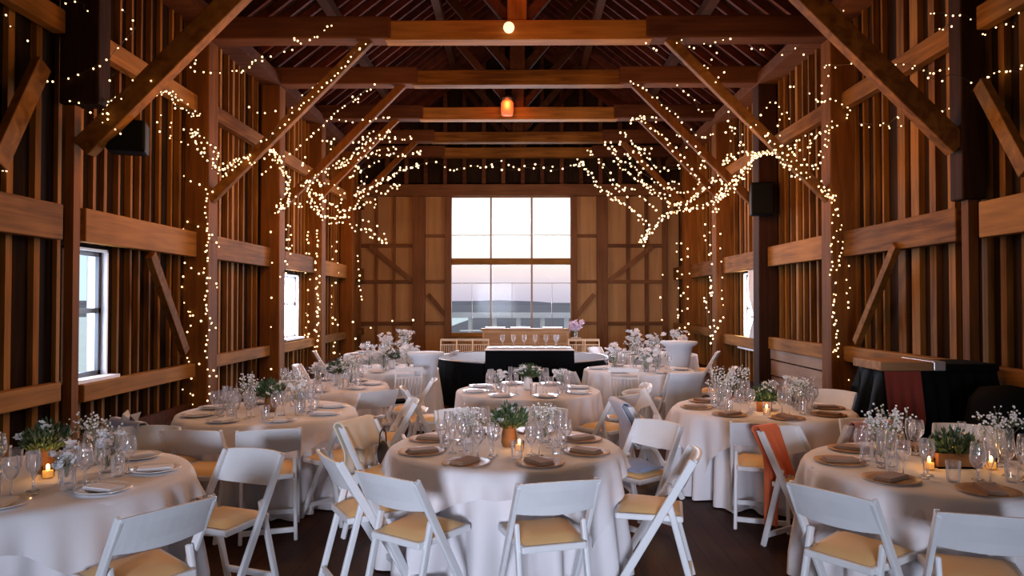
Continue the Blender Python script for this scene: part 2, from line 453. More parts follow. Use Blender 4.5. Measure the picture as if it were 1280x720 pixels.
for x0, x1 in ((532, 556), (721, 746)):
    for yy in (295, 352, 404): bt(x0, x1, yy-2, yy+2, wBh, .08, 'nogging')
for x0, x1 in ((450, 516), (759, 830)):
    for yy in (307, 352, 404): bt(x0, x1, yy-2, yy+2.5, wBh, .08, 'nogging')
for a, b in (((535, 368), (561, 399)), ((743, 368), (717, 399)), ((462, 308), (517, 352)), ((815, 308), (760, 352))):
    MB().bar(P(a[0], a[1], YB-.09)+Vector((0,0,0)), P(b[0], b[1], YB-.09), .06, .14, up=(0,0,1)).build('gable_brace', wBk, wb)
# gable window
gw = empty('window_4', ((wx0+wx1)/2, YB, wz0)); struct(gw)
def gl(o): o.location = (-(wx0+wx1)/2, -YB, -wz0); return o
f = MB()
def wbar(x0, x1, y0, y1, d0=.0, d1=.06):
    a = P(x0, y1, YB); b = P(x1, y0, YB); f.box(a.x, b.x, YB+d0, YB+d1, a.z, b.z)
wbar(612.5, 614.8, 247, 418); wbar(663.5, 665.8, 247, 418)
for yy in (294, 354): wbar(565, 713, yy-.5, yy+.5, .01, .05)
for xx in (590, 640, 690): wbar(xx-.3, xx+.3, 354, 418, .01, .05)
gl(f.build('muntins', simple('muntin_paint', (.30,.22,.18), .6), gw))
f = MB(); wbar(563, 715, 323, 331, -.06, .08); gl(f.build('transom', wX, gw))
f = MB(); wbar(563, 715, 416, 421, -.12, .08); gl(f.build('sill', wX, gw))
gl(MB().box(wx0, wx1, YB+.028, YB+.032, wz0, wz1).build('pane', mpane, gw))

# unseen front wall, with a door opening added to let daylight in
wf = MB(); wf.box(-5.3, -2.9, Y0-.1, Y0, 0, EAVE); wf.box(2.9, 5.3, Y0-.1, Y0, 0, EAVE); wf.box(-2.9, 2.9, Y0-.1, Y0, 3.4, EAVE)
wf.add([(-5.3, Y0-.05, EAVE), (5.3, Y0-.05, EAVE), (0, Y0-.05, ROOFH+.2)], [(0,1,2)])
struct(wf.build('wall_front', dkZ))

# ------------------------------------------------------------------ outside
gr = struct(MB().box(-400, 400, -60, 900, -.5, -.25).build('ground', mhill))
struct(MB().box(-9, 9, YB+.4, YB+9, -.25, -.05).build('patio', mtile))
struct(MB().box(-300, -5.4, -5, 90, -.25, -.2).build('yard', simple('pale_gravel', (.62,.66,.67), .9, noise=.1, nscale=3)))
hl = MB(); hr = random.Random(3)
n = 60; vs = []; fs = []
for k in range(n+1):
    x = -300+10*k; h = 1.0 + .9*math.sin(k*.5)+hr.uniform(0, .8)
    vs += [(x, 420, -.4), (x, 440, h), (x, 480, -.4)]
for k in range(n):
    fs += [(3*k, 3*k+3, 3*k+4, 3*k+1), (3*k+1, 3*k+4, 3*k+5, 3*k+2)]
hl.add(vs, fs, True); struct(hl.build('hills', mhill))
rl = empty('deck_railing', (0, YB+7, -.05)); tag(rl, 'white railing of the terrace seen through the gable window', 'railing')
MB().box(-8, 8, -.12, .12, 1.12, 1.34).build('top_rail', mwframe, rl)
MB().box(-8, 8, -.03, .03, .38, .44).build('lower_rail', mwframe, rl)
for k in range(17):
    MB().box(-8+k-.09, -8+k+.09, -.05, .05, 0, 1.2).build('railing_post', mwframe, rl)
tb = empty('patio_table', (P(590,0,26).x, 26.2, -.05)); tag(tb, 'small white table outside on the terrace at left', 'table')
MB().lathe([(0,.72),(.45,.72),(.45,.75),(0,.75)], 20).build('tabletop', mwframe, tb); MB().lathe([(.25,0),(.04,.04),(.04,.72)], 12).build('pedestal', mwframe, tb)

# ------------------------------------------------------------------ chairs
def folding_proto():
    r = empty('folding_chair')
    s = MB()
    # seat frame, tapering slightly to the back, with padded top
    s.add([(-.17,-.19,.415),(.17,-.19,.415),(.205,.19,.425),(-.205,.19,.425),(-.17,-.19,.45),(.17,-.19,.45),(.205,.19,.46),(-.205,.19,.46)],
          [(0,3,2,1),(4,5,6,7),(0,1,5,4),(1,2,6,5),(2,3,7,6),(3,0,4,7)])
    s.build('seat', mwhite, r, bevel=.008)
    p = MB(); N = 8; vs = []; fs = []
    for j in range(N+1):
        for i in range(N+1):
            u = i/N*2-1; v = j/N*2-1
            y = v*.172; w = (.152 + (.185-.152)*(v+1)/2)
            e = max(abs(u), abs(v)); h = .452 + (v+1)*.005 + (.030*(1-e**6)) 
            vs.append((u*w, y, h))
    for j in range(N):
        for i in range(N):
            a = j*(N+1)+i; fs.append((a, a+1, a+N+2, a+N+1))
    p.add(vs, fs, True); p.build('seat_pad', mcream, r)
    # backrest : curved panel
    b = MB(); M = 10; vs = []; fs = []
    for j in range(5):
        t = j/4; z = .615 + t*.165
        yb = -.150 - (z-.56)*.44/.78*.98
        for i in range(M+1):
            u = i/M*2-1; cy = -.030*(1-u*u); edge = .010*(1-u*u) if j == 4 else (-.012*(1-u*u) if j == 0 else 0)
            vs.append((u*.212, yb+cy, z+edge))
        for i in range(M+1):
            u = i/M*2-1; cy = -.030*(1-u*u); edge = .010*(1-u*u) if j == 4 else (-.012*(1-u*u) if j == 0 else 0)
            vs.append((u*.212, yb+cy+.018, z+edge))
    q = 2*(M+1)
    for j in range(4):
        for i in range(M):
            a = j*q+i; fs.append((a, a+1, a+1+q, a+q)); c = a+M+1; fs.append((c, c+q, c+q+1, c+1))
        for i0 in (0, M):
            a = j*q+i0; c = a+M+1; fs.append((a, a+q, c+q, c))
    for i in range(M):
        a = i; c = i+M+1; fs.append((a, c, c+1, a+1)); a += 4*q; c += 4*q; fs.append((a, a+1, c+1, c))
    b.add(vs, fs); b.build('backrest', mwhite, r, bevel=.003)
    for sd in (-1, 1):
        MB().bar((sd*.205,-.248,.775), (sd*.215,.20,.0), .024, .046, up=(0,1,0)).build('leg', mwhite, r, bevel=.006)
        MB().bar((sd*.178,-.105,.545), (sd*.182,-.25,0), .026, .038, up=(0,1,0)).build('leg', mwhite, r, bevel=.008)
    MB().bar((-.21,.145,.10), (.21,.145,.10), .018, .034).build('stretcher', mwhite, r)
    MB().bar((-.18,-.235,.075), (.18,-.235,.075), .018, .034).build('stretcher', mwhite, r)
    r.scale = (1.05, 1.05, 1.05)
    return r
def chiavari_proto(m, ms):
    r = empty('ladder_back_chair')
    MB().box(-.2, .2, -.2, .2, .42, .45).build('seat', m, r, bevel=.006)
    MB().box(-.19, .19, -.19, .19, .45, .485).build('cushion', ms, r, bevel=.012)
    for sd in (-1, 1):
        MB().tube([(sd*.185,-.19,0), (sd*.185,-.18,.45), (sd*.18,-.24,.90)], .013, 6).build('leg', m, r)
        MB().tube([(sd*.185,.18,0), (sd*.185,.18,.44)], .013, 6).build('leg', m, r)
        MB().tube([(sd*.185,-.19,.2), (sd*.185,.18,.2)], .008, 6).build('stretcher', m, r)
    k = MB(); k.bar((-.19,-.242,.885), (.19,-.242,.885), .018, .05); k.bar((-.18,-.225,.78), (.18,-.225,.78), .014, .022); k.bar((-.18,-.19,.53), (.18,-.19,.53), .014, .022)
    for i in range(7):
        x = -.14+i*.28/6; k.tube([(x,-.19,.53), (x,-.225,.78)], .007, 5)
    k.build('backrest', m, r)
    return r
FC = folding_proto(); remember(FC)
CH1 = chiavari_proto(mwhite, mblack); remember(CH1)
CH2 = chiavari_proto(pale, mwhite); remember(CH2)
used = set()
def place(proto, x, y, tx, ty, label, group, cat='chair', rot=None, jit=0):
    if proto.name not in used: used.add(proto.name); o = proto
    else: o = copy_tree(proto)
    rz = math.atan2(ty-y, tx-x)-PI/2 if rot is None else rot
    o.location = (x, y, 0); o.rotation_euler = (0, 0, rz+jit)
    return tag(o, label, cat, group)

# ------------------------------------------------------------------ tables
def cloth_mesh(Rt, seed, flare=.055, H=.755):
    m = MB(); rr = random.Random(seed); n = 216
    ks = [(rr.choice([10,12,13]), rr.uniform(0,6.28), 1.0), (rr.choice([23,26,29]), rr.uniform(0,6.28), .8), (rr.choice([5,6]), rr.uniform(0,6.28), .6)]
    zs = [(H, 0), (H-.004, .012), (H-.02, .018), (H-.06, .020), (H-.16, .026), (H-.3, .034), (H-.45, .042), (H-.6, .05), (.012, .058)]
    vs = [(0, 0, H)]; fs = []
    for q in (.25, .5, .75, .97):
        for k in range(n):
            a = 2*PI*k/n; vs.append((Rt*q*math.cos(a), Rt*q*math.sin(a), H))
    for z, o in zs:
        t = (H-z)/H
        for k in range(n):
            a = 2*PI*k/n
            wv = sum(w*math.sin(kk*a+ph) for kk, ph, w in ks)
            wv = math.copysign(abs(wv)**.8, wv)
            r = Rt + o + flare*1.35*(wv-.4)*min(1, t*1.3)
            vs.append((r*math.cos(a), r*math.sin(a), z))
    for k in range(n): fs.append((0, 1+k, 1+(k+1)%n))
    rings = 4+len(zs)
    for j in range(rings-1):
        for k in range(n):
            fs.append((1+j*n+k, 1+(j+1)*n+k, 1+(j+1)*n+(k+1)%n, 1+j*n+(k+1)%n))
    m.add(vs, fs, True)
    return m
def round_table(x, y, R_, seed, where, mat):
    t = empty('round_table', (x, y, 0)); tag(t, 'round folding table under the linen, %s' % where, 'table', 'round dining tables')
    MB().lathe([(0,.715),(R_-.02,.715),(R_-.02,.745),(0,.745)], 40).build('tabletop', rustic, t)
    for k in range(4):
        a = PI/4+k*PI/2
        MB().tube([(R_*.55*math.cos(a), R_*.55*math.sin(a), 0), (R_*.5*math.cos(a), R_*.5*math.sin(a), .715)], .016).build('leg', mdarkmetal, t)
    c = cloth_mesh(R_, seed).build('tablecloth', mat); c.location = (x, y, 0); c.rotation_euler = (0,0,seed)
    tag(c, 'floor length white linen cloth over %s' % where, 'tablecloth', 'round tablecloths')
    if y < 9 and 'black bar' not in where:
        m = MB(); n = 216; rr = random.Random(seed+50); ph = rr.uniform(0, 6); a0 = {1: .55, 2: .35, 5: -.5}.get(seed, .3); vs = [(0,0,.7575)]; fs = []
        for q in (.3, .6, .9):
            for k in range(n): a = 2*PI*k/n; vs.append((R_*q*math.cos(a), R_*q*math.sin(a), .7575))
        for j in range(11):
            t = j/10
            for k in range(n):
                a = 2*PI*k/n; b = a-a0
                drop = (R_+.14)/max(abs(math.cos(b)), abs(math.sin(b)))-R_
                cf = ((drop-.14)/.37)
                z = .7575-drop*t
                rad = R_+.012*min(1, t*12)+.008 + (.030*t+.026*t*math.sin(a*12+ph)+.020*t*math.sin(a*27+2*ph)+.035*t*cf*math.sin(b*4*2.2)) + .018*min(1, t*3)
                vs.append((rad*math.cos(a), rad*math.sin(a), z))
        for k in range(n): fs.append((0, 1+k, 1+(k+1)%n))
        for j in range(13):
            for k in range(n): fs.append((1+j*n+k, 1+(j+1)*n+k, 1+(j+1)*n+(k+1)%n, 1+j*n+(k+1)%n))
        m.add(vs, fs, True).build('overlay', mat, c)

# small things prototypes -----------------------------------------
def proto_mesh(mb, name, m): return mb.mesh(name, m)
wine_me = MB().lathe([(0,.0),(.034,.002),(.030,.006),(.006,.012),(.0045,.06),(.006,.088),(.022,.100),(.036,.125),(.040,.150),(.037,.185),(.032,.208)], 14).mesh('wine_glass', mglass)
flute_me = MB().lathe([(0,.0),(.030,.002),(.026,.006),(.005,.012),(.004,.075),(.012,.095),(.023,.130),(.026,.170),(.023,.225)], 12).mesh('champagne_flute', mglass)
tumb_me = MB().lathe([(0,.004),(.030,.0),(.033,.02),(.038,.115)], 14).mesh('water_glass', mglass)
plate_me = MB().lathe([(0,.004),(.075,.004),(.085,.010),(.135,.020),(.137,.017),(.085,.004),(.07,.0),(0,.0)], 28).mesh('dinner_plate', mporc)
charg_me = MB().lathe([(0,.006),(.11,.006),(.15,.013),(.152,.010),(.11,.0),(0,.0)], 28).mesh('charger_plate', simple('tan_charger', (.36,.20,.11), .5, noise=.2, nscale=12))
def napkin_mesh(m, w=.10, l=.20):
    b = MB()
    for k in range(3):
        o = k*.007; b.box(-w/2+o*.5, w/2-o*.3, -l/2+o, l/2-o*.4, .000+k*.007, .006+k*.007)
    return b.mesh('napkin', m)
nap_tan = napkin_mesh(mtan); nap_white = napkin_mesh(mcloth)
def fan_napkin():
    b = MB(); n = 14; vs = []; fs = []
    for k in range(n+1):
        a = (k/n-.5)*2.2; w = .012*(1 if k % 2 else -1)
        vs += [(0.012*math.sin(a), w*.3, 0), (.12*math.sin(a), w, .03+.12*math.cos(a))]
    for k in range(n): fs.append((2*k, 2*k+2, 2*k+3, 2*k+1))
    b.add(vs, fs)
    b.lathe([(0,0),(.035,0),(.02,.03),(0,.035)], 10)
    return b.mesh('fan_napkin', mcloth)
nap_fan = fan_napkin()
def item(name, me, x, y, z, rz, label, cat, group):
    o = bpy.data.objects.new(name, me); col.objects.link(o); o.location = (x, y, z); o.rotation_euler = (0,0,rz)
    return tag(o, label, cat, group)

def candle_proto():
    r = empty('votive_candle')
    MB().lathe([(.0,.0),(.026,0),(.032,.01),(.034,.065)], 14).build('glass_cup', glass_mat('amber_glass', 1.2, .06, (1,.72,.36)), r)
    MB().lathe([(0,.004),(.026,.004),(.026,.04),(0,.042)], 12).build('candle', mcandle, r)
    MB().ball((0,0,.058), .010, 8, 6, (1,1,2.0)).build('flame', mflame, r)
    return r
CD = candle_proto(); remember(CD)

def foliage(seed, r, h, n, z0):
    m = MB(); rr = random.Random(seed)
    for k in range(n):
        a = rr.uniform(0, 2*PI); q = math.sqrt(rr.random()); e = rr.uniform(.15, 1)
        base = Vector((q*r*.5*math.cos(a), q*r*.5*math.sin(a), z0))
        tip = Vector((q*r*math.cos(a), q*r*math.sin(a), z0 + h*e*(1.1-.5*q)))
        L_ = rr.uniform(.025, .05); w = L_*.38
        d = (tip-base).normalized(); sdv = d.cross(Vector((rr.uniform(-1,1), rr.uniform(-1,1), rr.uniform(-.3,1)))).normalized()
        up = d.cross(sdv)
        m.add([tip-d*L_*.5, tip+sdv*w*.5+up*.003, tip+d*L_*.6, tip-sdv*w*.5+up*.003], [(0,1,2,3)])
        if k % 5 == 0: m.tube([base, (base+tip)/2+Vector((0,0,.01)), tip], .0018, 4)
    return m
def flower_mesh(m, r=.026):
    b = MB()
    for ring, (cnt, rad, tilt) in enumerate(((6, r, .25), (5, r*.7, .8), (3, r*.4, 1.3))):
        for k in range(cnt):
            a = 2*PI*k/cnt+ring*.5; d = Vector((math.cos(a), math.sin(a), 0)); s = Vector((-math.sin(a), math.cos(a), 0))
            t = d*math.cos(tilt)+Vector((0,0,math.sin(tilt)))
            b.add([(0,0,0), s*rad*.42+t*rad*.6, t*rad*1.08, -s*rad*.42+t*rad*.6], [(0,1,2,3)])
    b.ball((0,0,r*.25), r*.32, 6, 4)
    return b.mesh('flower', m)
fl_w = flower_mesh(mpetal); fl_l = flower_mesh(mlilac, .04)
def centrepiece(x, y, style, seed, label, rz=0):
    rr = random.Random(seed)
    r = empty('flower_arrangement', (x, y, .7585), rz); tag(r, label, 'flowers', 'table centrepieces')
    if style == 'box':
        b = MB(); b.box(-.13,.13,-.06,.06,0,.012)
        b.box(-.13,.13,-.06,-.05,0,.09); b.box(-.13,.13,.05,.06,0,.09); b.box(-.13,-.12,-.05,.05,0,.09); b.box(.12,.13,-.05,.05,0,.09)
        b.build('wooden_box', boxw, r); MB().box(-.118,.118,-.048,.048,.02,.08).build('moss', mleaf, r)
        z0, rad, h, n = .075, .13, .16, 420
    else:
        MB().lathe([(0,0),(.045,0),(.055,.03),(.05,.09),(.042,.13),(.048,.15)], 18).build('vase', (boxw if style == 'pot' else mporc), r)
        z0, rad, h, n = .13, .13, .17, 380
    foliage(seed, rad, h, n, z0).build('foliage', mleaf, r)
    foliage(seed+1, rad*.95, h*.9, n//4, z0).build('pale_foliage', mleaf2, r)
    nf = {'box': 5, 'pot': 12, 'white': 26}[style]
    for k in range(nf):
        a = rr.uniform(0, 2*PI); q = rr.uniform(.2, 1)*rad
        o = bpy.data.objects.new('flower', fl_w); col.objects.link(o); o.parent = r
        o.location = (q*math.cos(a)*1.05, q*math.sin(a)*1.05, z0 + h*rr.uniform(.35, .95)*(1.15-.5*q/rad))
        o.rotation_euler = (rr.uniform(-.7,.7), rr.uniform(-.7,.7), a)
        o.scale = [rr.uniform(.8, 1.35)*(1.3 if style == 'white' else 1)]*3
    return r
def bouquet(x, y, seed, label, z=.7585, big=1.0, me=None):
    rr = random.Random(seed)
    r = empty('white_bouquet', (x, y, z)); tag(r, label, 'flowers', 'white bouquets')
    MB().lathe([(0,0),(.035,0),(.04,.05),(.032,.12),(.04,.14)], 14).build('vase', mglass, r)
    st = MB()
    pts = []
    for k in range(26):
        a = rr.uniform(0, 2*PI); q = rr.uniform(.1, 1)*.13*big; h = rr.uniform(.14, .29)*big
        p = Vector((q*math.cos(a), q*math.sin(a), h)); pts.append((p, a))
        st.tube([(0,0,.03), (p.x*.5, p.y*.5, h*.6), p], .0016, 4)
    st.build('stems', mleaf2, r)
    for p, a in pts:
        o = bpy.data.objects.new('flower', me or fl_w); col.objects.link(o); o.parent = r; o.location = p
        o.rotation_euler = (rr.uniform(-.9,.9), rr.uniform(-.9,.9), a); o.scale = [rr.uniform(1.1,2.0)*big]*3
    return r

def sparkle_spray(k, dx, dy, seed, label, big=1.0):  # tiny white flowers added among the glasses to imitate their sparkle
    rr = random.Random(seed); x, y = at(k, dx, dy)
    r = empty('sparkle_vase', (x, y, .7585)); tag(r, label, 'flowers', 'flower sprays added as glass sparkle')
    MB().lathe([(0,0),(.03,0),(.033,.04),(.022,.10),(.028,.13)], 12).build('vase', mglass, r)
    st = MB(); bl = MB()
    for i in range(16):
        a = rr.uniform(0, 2*PI); q = rr.uniform(.02, .13)*big; h = rr.uniform(.17, .30)*big
        p = Vector((q*math.cos(a), q*math.sin(a), h)); st.tube([(0,0,.03), (p.x*.35, p.y*.35, h*.6), p], .0012, 4)
        for j in range(9):
            o = Vector((rr.gauss(0,.022), rr.gauss(0,.022), rr.gauss(0,.022))); st.tube([p-Vector((0,0,.03)), p+o], .0008, 3)
            bl.ball(p+o, rr.uniform(.0045,.0085), 5, 4)
    st.build('stems', mleaf2, r); bl.build('blossoms', mpetal, r)['kind'] = 'stuff'
def at(k, dx=0, dy=0): return T[k][0]+dx, T[k][1]+dy
def settings(x, y, R_, n, off, seed, where, near=True, nap='tan', glasses=3, skip=()):
    rr = random.Random(seed)
    Z = .7585
    for k in range(n):
        if k in skip: continue
        a = off + 2*PI*k/n
        ux, uy = math.cos(a), math.sin(a); sx, sy = -uy, ux
        rp = R_-.17
        px, py = x+ux*rp, y+uy*rp
        if nap == 'tan':
            item('charger_plate', charg_me, px, py, Z, 0, 'tan charger plate on %s' % where, 'plate', 'charger plates on %s' % where)
            item('napkin', nap_tan, px+rr.uniform(-.01,.01), py, Z+.0075, a+PI/2+rr.uniform(-.25,.25), 'brown folded napkin at a place on %s' % where, 'napkin', 'napkins on %s' % where)
        else:
            item('dinner_plate', plate_me, px, py, Z, 0, 'white dinner plate on %s' % where, 'plate', 'plates on %s' % where)
            item('napkin', nap_white, px, py, Z+.006, a+PI/2+rr.uniform(-.3,.3), 'white folded napkin at a place on %s' % where, 'napkin', 'napkins on %s' % where)
        rg = R_-.37
        spots = [(wine_me, 'wine_glass', .0, .055), (flute_me, 'champagne_flute', .085, .0), (tumb_me, 'water_glass', -.085, .01)]
        for me, nm, s_, d_ in spots[:glasses]:
            s2 = s_+rr.uniform(-.015,.015); d2 = d_+rr.uniform(-.02,.02)
            gx = x+ux*(rg+d2)+sx*s2; gy = y+uy*(rg+d2)+sy*s2
            item(nm, me, gx, gy, Z, 0, 'clear %s standing on %s' % (nm.replace('_', ' '), where), 'glass', '%s on %s' % (nm.replace('_', ' ')+('es' if nm.endswith('ss') else 's'), where))
        if near:   # second wine glass
            gx = x+ux*(rg-.075)+sx*.06; gy = y+uy*(rg-.075)+sy*.06
            item('wine_glass', wine_me, gx, gy, Z, 0, 'clear wine glass standing on %s' % where, 'glass', 'wine glasses on %s' % where)
def candle(x, y, label, z=.7585):
    o = CD if 'cd' not in used else copy_tree(CD); used.add('cd')
    o.location = (x, y, z); tag(o, label, 'candle', 'votive candles')
    ld = bpy.data.lights.new('candle_light', 'POINT'); ld.energy = .45; ld.color = (1,.55,.22); ld.shadow_soft_size = .02
    l = bpy.data.objects.new('candle_light', ld); col.objects.link(l); l.location = (x, y, z+.10)

T = {
 'A': (-.094, 4.97, .76, 'the front centre round table'),
 'B': (2.56, 4.37, .76, 'the near right round table'),
 'C': (-2.69, 4.05, .76, 'the near left round table'),
 'D': (-2.26, 6.5, .76, 'the mid left round table'),
 'E': (2.27, 6.75, .78, 'the mid right round table before the lit post'),
 'F': (.11, 8.1, .79, 'the centre table before the black bar'),
 'G': (-2.32, 8.5, .76, 'the left table just behind the mid left one'),
 'H': (-1.98, 10.7, .78, 'the back left table beside the black bar'),
 'I': (1.76, 10.6, .78, 'the back right table beside the black bar'),
 'J': (2.62, 13.8, .76, 'the farthest right table'),
 'K': (-2.55, 13.8, .76, 'the farthest left table'),
}
seeds = dict(zip(T, range(1, 30)))
for k, (x, y, r, w) in T.items():
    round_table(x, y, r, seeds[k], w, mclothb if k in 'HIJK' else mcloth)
settings(*T['A'][:3], 8, -PI/2+PI/8, 1, T['A'][3])
settings(*T['B'][:3], 8, -PI/2+PI/8+.2, 2, T['B'][3])
settings(*T['C'][:3], 8, -PI/2+PI/8-.1, 3, T['C'][3], nap='white')
settings(*T['D'][:3], 8, -PI/2+PI/8+.1, 4, T['D'][3], nap='white', skip=(3,))
settings(*T['E'][:3], 8, -PI/2, 5, T['E'][3])
settings(*T['F'][:3], 8, -PI/2+.3, 6, T['F'][3], near=False, nap='white')
settings(*T['G'][:3], 8, -PI/2+.2, 7, T['G'][3], near=False, nap='white')
settings(*T['H'][:3], 6, -PI/2, 8, T['H'][3], near=False, nap='white', glasses=2)
settings(*T['I'][:3], 6, -PI/2+.4, 9, T['I'][3], near=False, nap='white', glasses=2)
settings(*T['J'][:3], 6, -PI/2, 10, T['J'][3], near=False, nap='white', glasses=2)
settings(*T['K'][:3], 6, -PI/2, 11, T['K'][3], near=False, nap='white', glasses=2)

def at(k, dx=0, dy=0): return T[k][0]+dx, T[k][1]+dy
centrepiece(*at('A', .03, -.02), 'pot', 41, 'green leafy pot with small white flowers on the front centre table')
candle(*at('A', .10, -.16), 'lit votive candle before the potted greenery on the front centre table')
centrepiece(*at('B', .06, .0), 'box', 42, 'wooden trough of dark greenery on the near right table')
candle(*at('B', -.13, -.07), 'lit votive candle at the left end of the wooden trough, near right table')
candle(*at('B', .24, -.06), 'lit votive candle at the right end of the wooden trough, near right table')
candle(*at('B', .22, .30), 'lit votive candle behind the wooden trough, near right table')
centrepiece(*at('C', -.05, .12), 'pot', 43, 'dark bushy greenery on the near left table at picture edge')
candle(*at('C', .04, .0), 'orange glowing votive candle in front of the greenery, near left table')
bouquet(*at('C', .30, .14), 44, 'loose white star shaped flowers on the near left table', big=.8)
bouquet(*at('C', .22, -.12), 444, 'loose white flowers nearest the folding chair, near left table', big=.7)
centrepiece(*at('D', .02, 0), 'pot', 45, 'round green plant with white flowers on the mid left table')
bouquet(*at('D', .27, .1), 46, 'white blossoms right of the green plant, mid left table', big=.8)
centrepiece(*at('E', -.02, -.12), 'box', 47, 'dark green plant in a small box on the mid right table', rz=1.2)
candle(*at('E', -.06, -.30), 'lit votive candle before the small box, mid right table')
candle(*at('E', .14, .34), 'lit votive candle among the rear glasses, mid right table')
bouquet(*at('E', .36, .2), 48, 'white blossoms at the right side of the mid right table', big=.9)
bouquet(*at('E', .2, .42), 488, 'white blossoms at the rear of the mid right table', big=.7)
centrepiece(*at('F', .0, .05), 'white', 49, 'white roses with green leaves on the table before the black bar')
bouquet(*at('F', -.33, .1), 50, 'white bouquet left of the roses, table before the black bar', big=.7)
bouquet(*at('F', .38, .1), 51, 'white bouquet right of the roses, table before the black bar', big=.7)
centrepiece(*at('G', .16, .1), 'white', 52, 'white and green arrangement on the left table behind')
bouquet(*at('G', -.1, .2), 53, 'white bouquet on the left table just behind', big=.9)
centrepiece(*at('H', .1, 0), 'white', 54, 'white and green flowers on the back left table')
bouquet(*at('H', .36, -.1), 55, 'tall white bouquet at the bar side of the back left table', big=1.3)
bouquet(*at('H', -.25, .1), 56, 'white bouquet at the wall side of the back left table', big=1.1)
centrepiece(*at('I', .1, 0), 'white', 57, 'white and green flowers on the back right table')
bouquet(*at('I', -.36, -.1), 58, 'tall white bouquet at the bar side of the back right table', big=1.3)
bouquet(*at('I', .3, .1), 59, 'white bouquet at the wall side of the back right table', big=1.1)
bouquet(*at('I', .05, -.38), 62, 'low white bouquet at the front rim of the back right table', big=1.1)
bouquet(*at('H', .05, -.38), 63, 'low white bouquet at the front rim of the back left table', big=1.1)
bouquet(*at('J', -.4, -.1), 64, 'white bouquet at the left of the farthest right table', big=1.5)
bouquet(*at('J', .4, -.1), 65, 'white bouquet at the right of the farthest right table', big=1.5)
bouquet(*at('K', .4, -.1), 66, 'white bouquet at the right of the farthest left table', big=1.5)
bouquet(*at('J', 0, 0), 60, 'white bouquet on the farthest right table', big=1.3)
bouquet(*at('K', 0, 0), 61, 'white bouquet on the farthest left table', big=1.3)
for i, (k, dx, dy, lb, bg_) in enumerate((
    ('B', -.33, .10, 'flower spray added as glass sparkle left of the wooden trough', 1), ('B', -.18, .28, 'flower spray added as glass sparkle behind the left glasses, near right table', .95),
    ('B', .42, .12, 'flower spray added as glass sparkle right of the wooden trough', 1.05), ('A', -.26, .10, 'flower spray added as glass sparkle left of the potted greenery, front centre table', .8),
    ('A', .28, .12, 'flower spray added as glass sparkle right of the potted greenery, front centre table', .8), ('C', -.25, -.18, 'flower spray added as glass sparkle at the left picture edge', 1.1),
    ('C', .12, .34, 'flower spray added as glass sparkle behind the greenery, near left table', 1), ('D', -.22, .12, 'flower spray added as glass sparkle left of the green plant, mid left table', 1),
    ('D', .12, .34, 'flower spray added as glass sparkle behind the green plant, mid left table', 1), ('E', -.35, .12, 'flower spray added as glass sparkle at the left of the mid right table', 1.1),
    ('E', -.12, .38, 'flower spray added as glass sparkle at the rear left of the mid right table', 1.1), ('E', .30, -.12, 'flower spray added as glass sparkle at the front right of the mid right table', .9),
    ('G', .34, 0, 'flower spray added as glass sparkle on the aisle side of the left rear table', 1.2), ('H', 0, .35, 'flower spray added as glass sparkle on the back left table', 1.3),
    ('I', 0, .35, 'flower spray added as glass sparkle on the back right table', 1.3))):
    sparkle_spray(k, dx, dy, 300+i, lb, bg_)
for i, (dx, dy) in enumerate(((-.45, .30), (-.30, .42), (-.12, .52))):
    item('fan_napkin', nap_fan, T['D'][0]+dx, T['D'][1]+dy, .7585, 0, 'white fan folded napkin standing on the mid left round table', 'napkin', 'standing napkins on the mid left table')

# ------------------------------------------------------------------ chairs around
def chair(k, x, y, label, jit=0, proto=None):
    g = {'A': 'front centre', 'B': 'near right', 'C': 'near left', 'D': 'mid left', 'E': 'mid right', 'F': 'centre rear', 'G': 'left rear', 'H': 'back left', 'I': 'back right', 'J': 'farthest right', 'K': 'farthest left'}[k]
    return place(proto or FC, x, y, T[k][0], T[k][1], label, 'chairs around the %s table' % g, jit=jit)
A1 = chair('A', .14, 4.0, 'white folding chair seen squarely from behind at the front centre table', 0.03)
A2 = chair('A', -.56, 4.08, 'white folding chair at the front left of the centre table, cream seat turned right', -.12)
A6 = chair('A', -.92, 4.50, 'white folding chair side on at the left of the front centre table', 0)
A3 = chair('A', -.98, 5.42, 'white folding chair with cream shawl and dark bag on its back', .1)
A4 = chair('A', .82, 4.52, 'white folding chair seen side on, right of the front centre table', 0.25)
A5 = chair('A', .88, 5.42, 'white folding chair with blue cloth on its seat, behind the side on one', .25)
chair('A', -.42, 5.96, 'white folding chair at the far left side of the front centre table')
chair('A', .15, 6.03, 'white folding chair at the far side of the front centre table')
chair('B', 1.74, 3.74, 'white folding chair at the left front of the near right table', .0)
chair('B', 2.15, 3.42, 'white folding chair cut by the bottom right corner', .1)
B3 = chair('B', 2.06, 5.10, 'white folding chair with coral scarf, left of the near right table')
chair('B', 2.72, 5.44, 'white folding chair behind the near right table by the bar')
chair('B', 3.2, 5.22, 'white folding chair behind the wooden trough, near right table')
chair('C', -1.80, 3.42, 'grey white folding chair lowest at left, yellow seat cut by the bottom edge', .0)
C2 = place(FC, -1.74, 4.24, 0, 0, 'white folding chair facing the camera between the two left tables', 'chairs around the near left table', rot=PI-.36)
chair('C', -2.72, 5.06, 'white folding chair at the far side of the near left table')
chair('D', -1.90, 5.48, 'white folding chair seen from behind at the mid left table', 0)
D2 = chair('D', -1.46, 5.90, 'white folding chair at the right front of the mid left table')
D3 = chair('D', -2.80, 5.72, 'folding chair by the left wall with a white bow on its back', .0)
chair('D', -2.36, 5.46, 'white folding chair between the bow chair and its neighbour, mid left table', .05)
chair('D', -1.25, 6.75, 'white folding chair on the aisle side of the mid left table')
chair('E', 1.93, 5.76, 'cream lit folding chair seen from behind at the mid right table', 0)
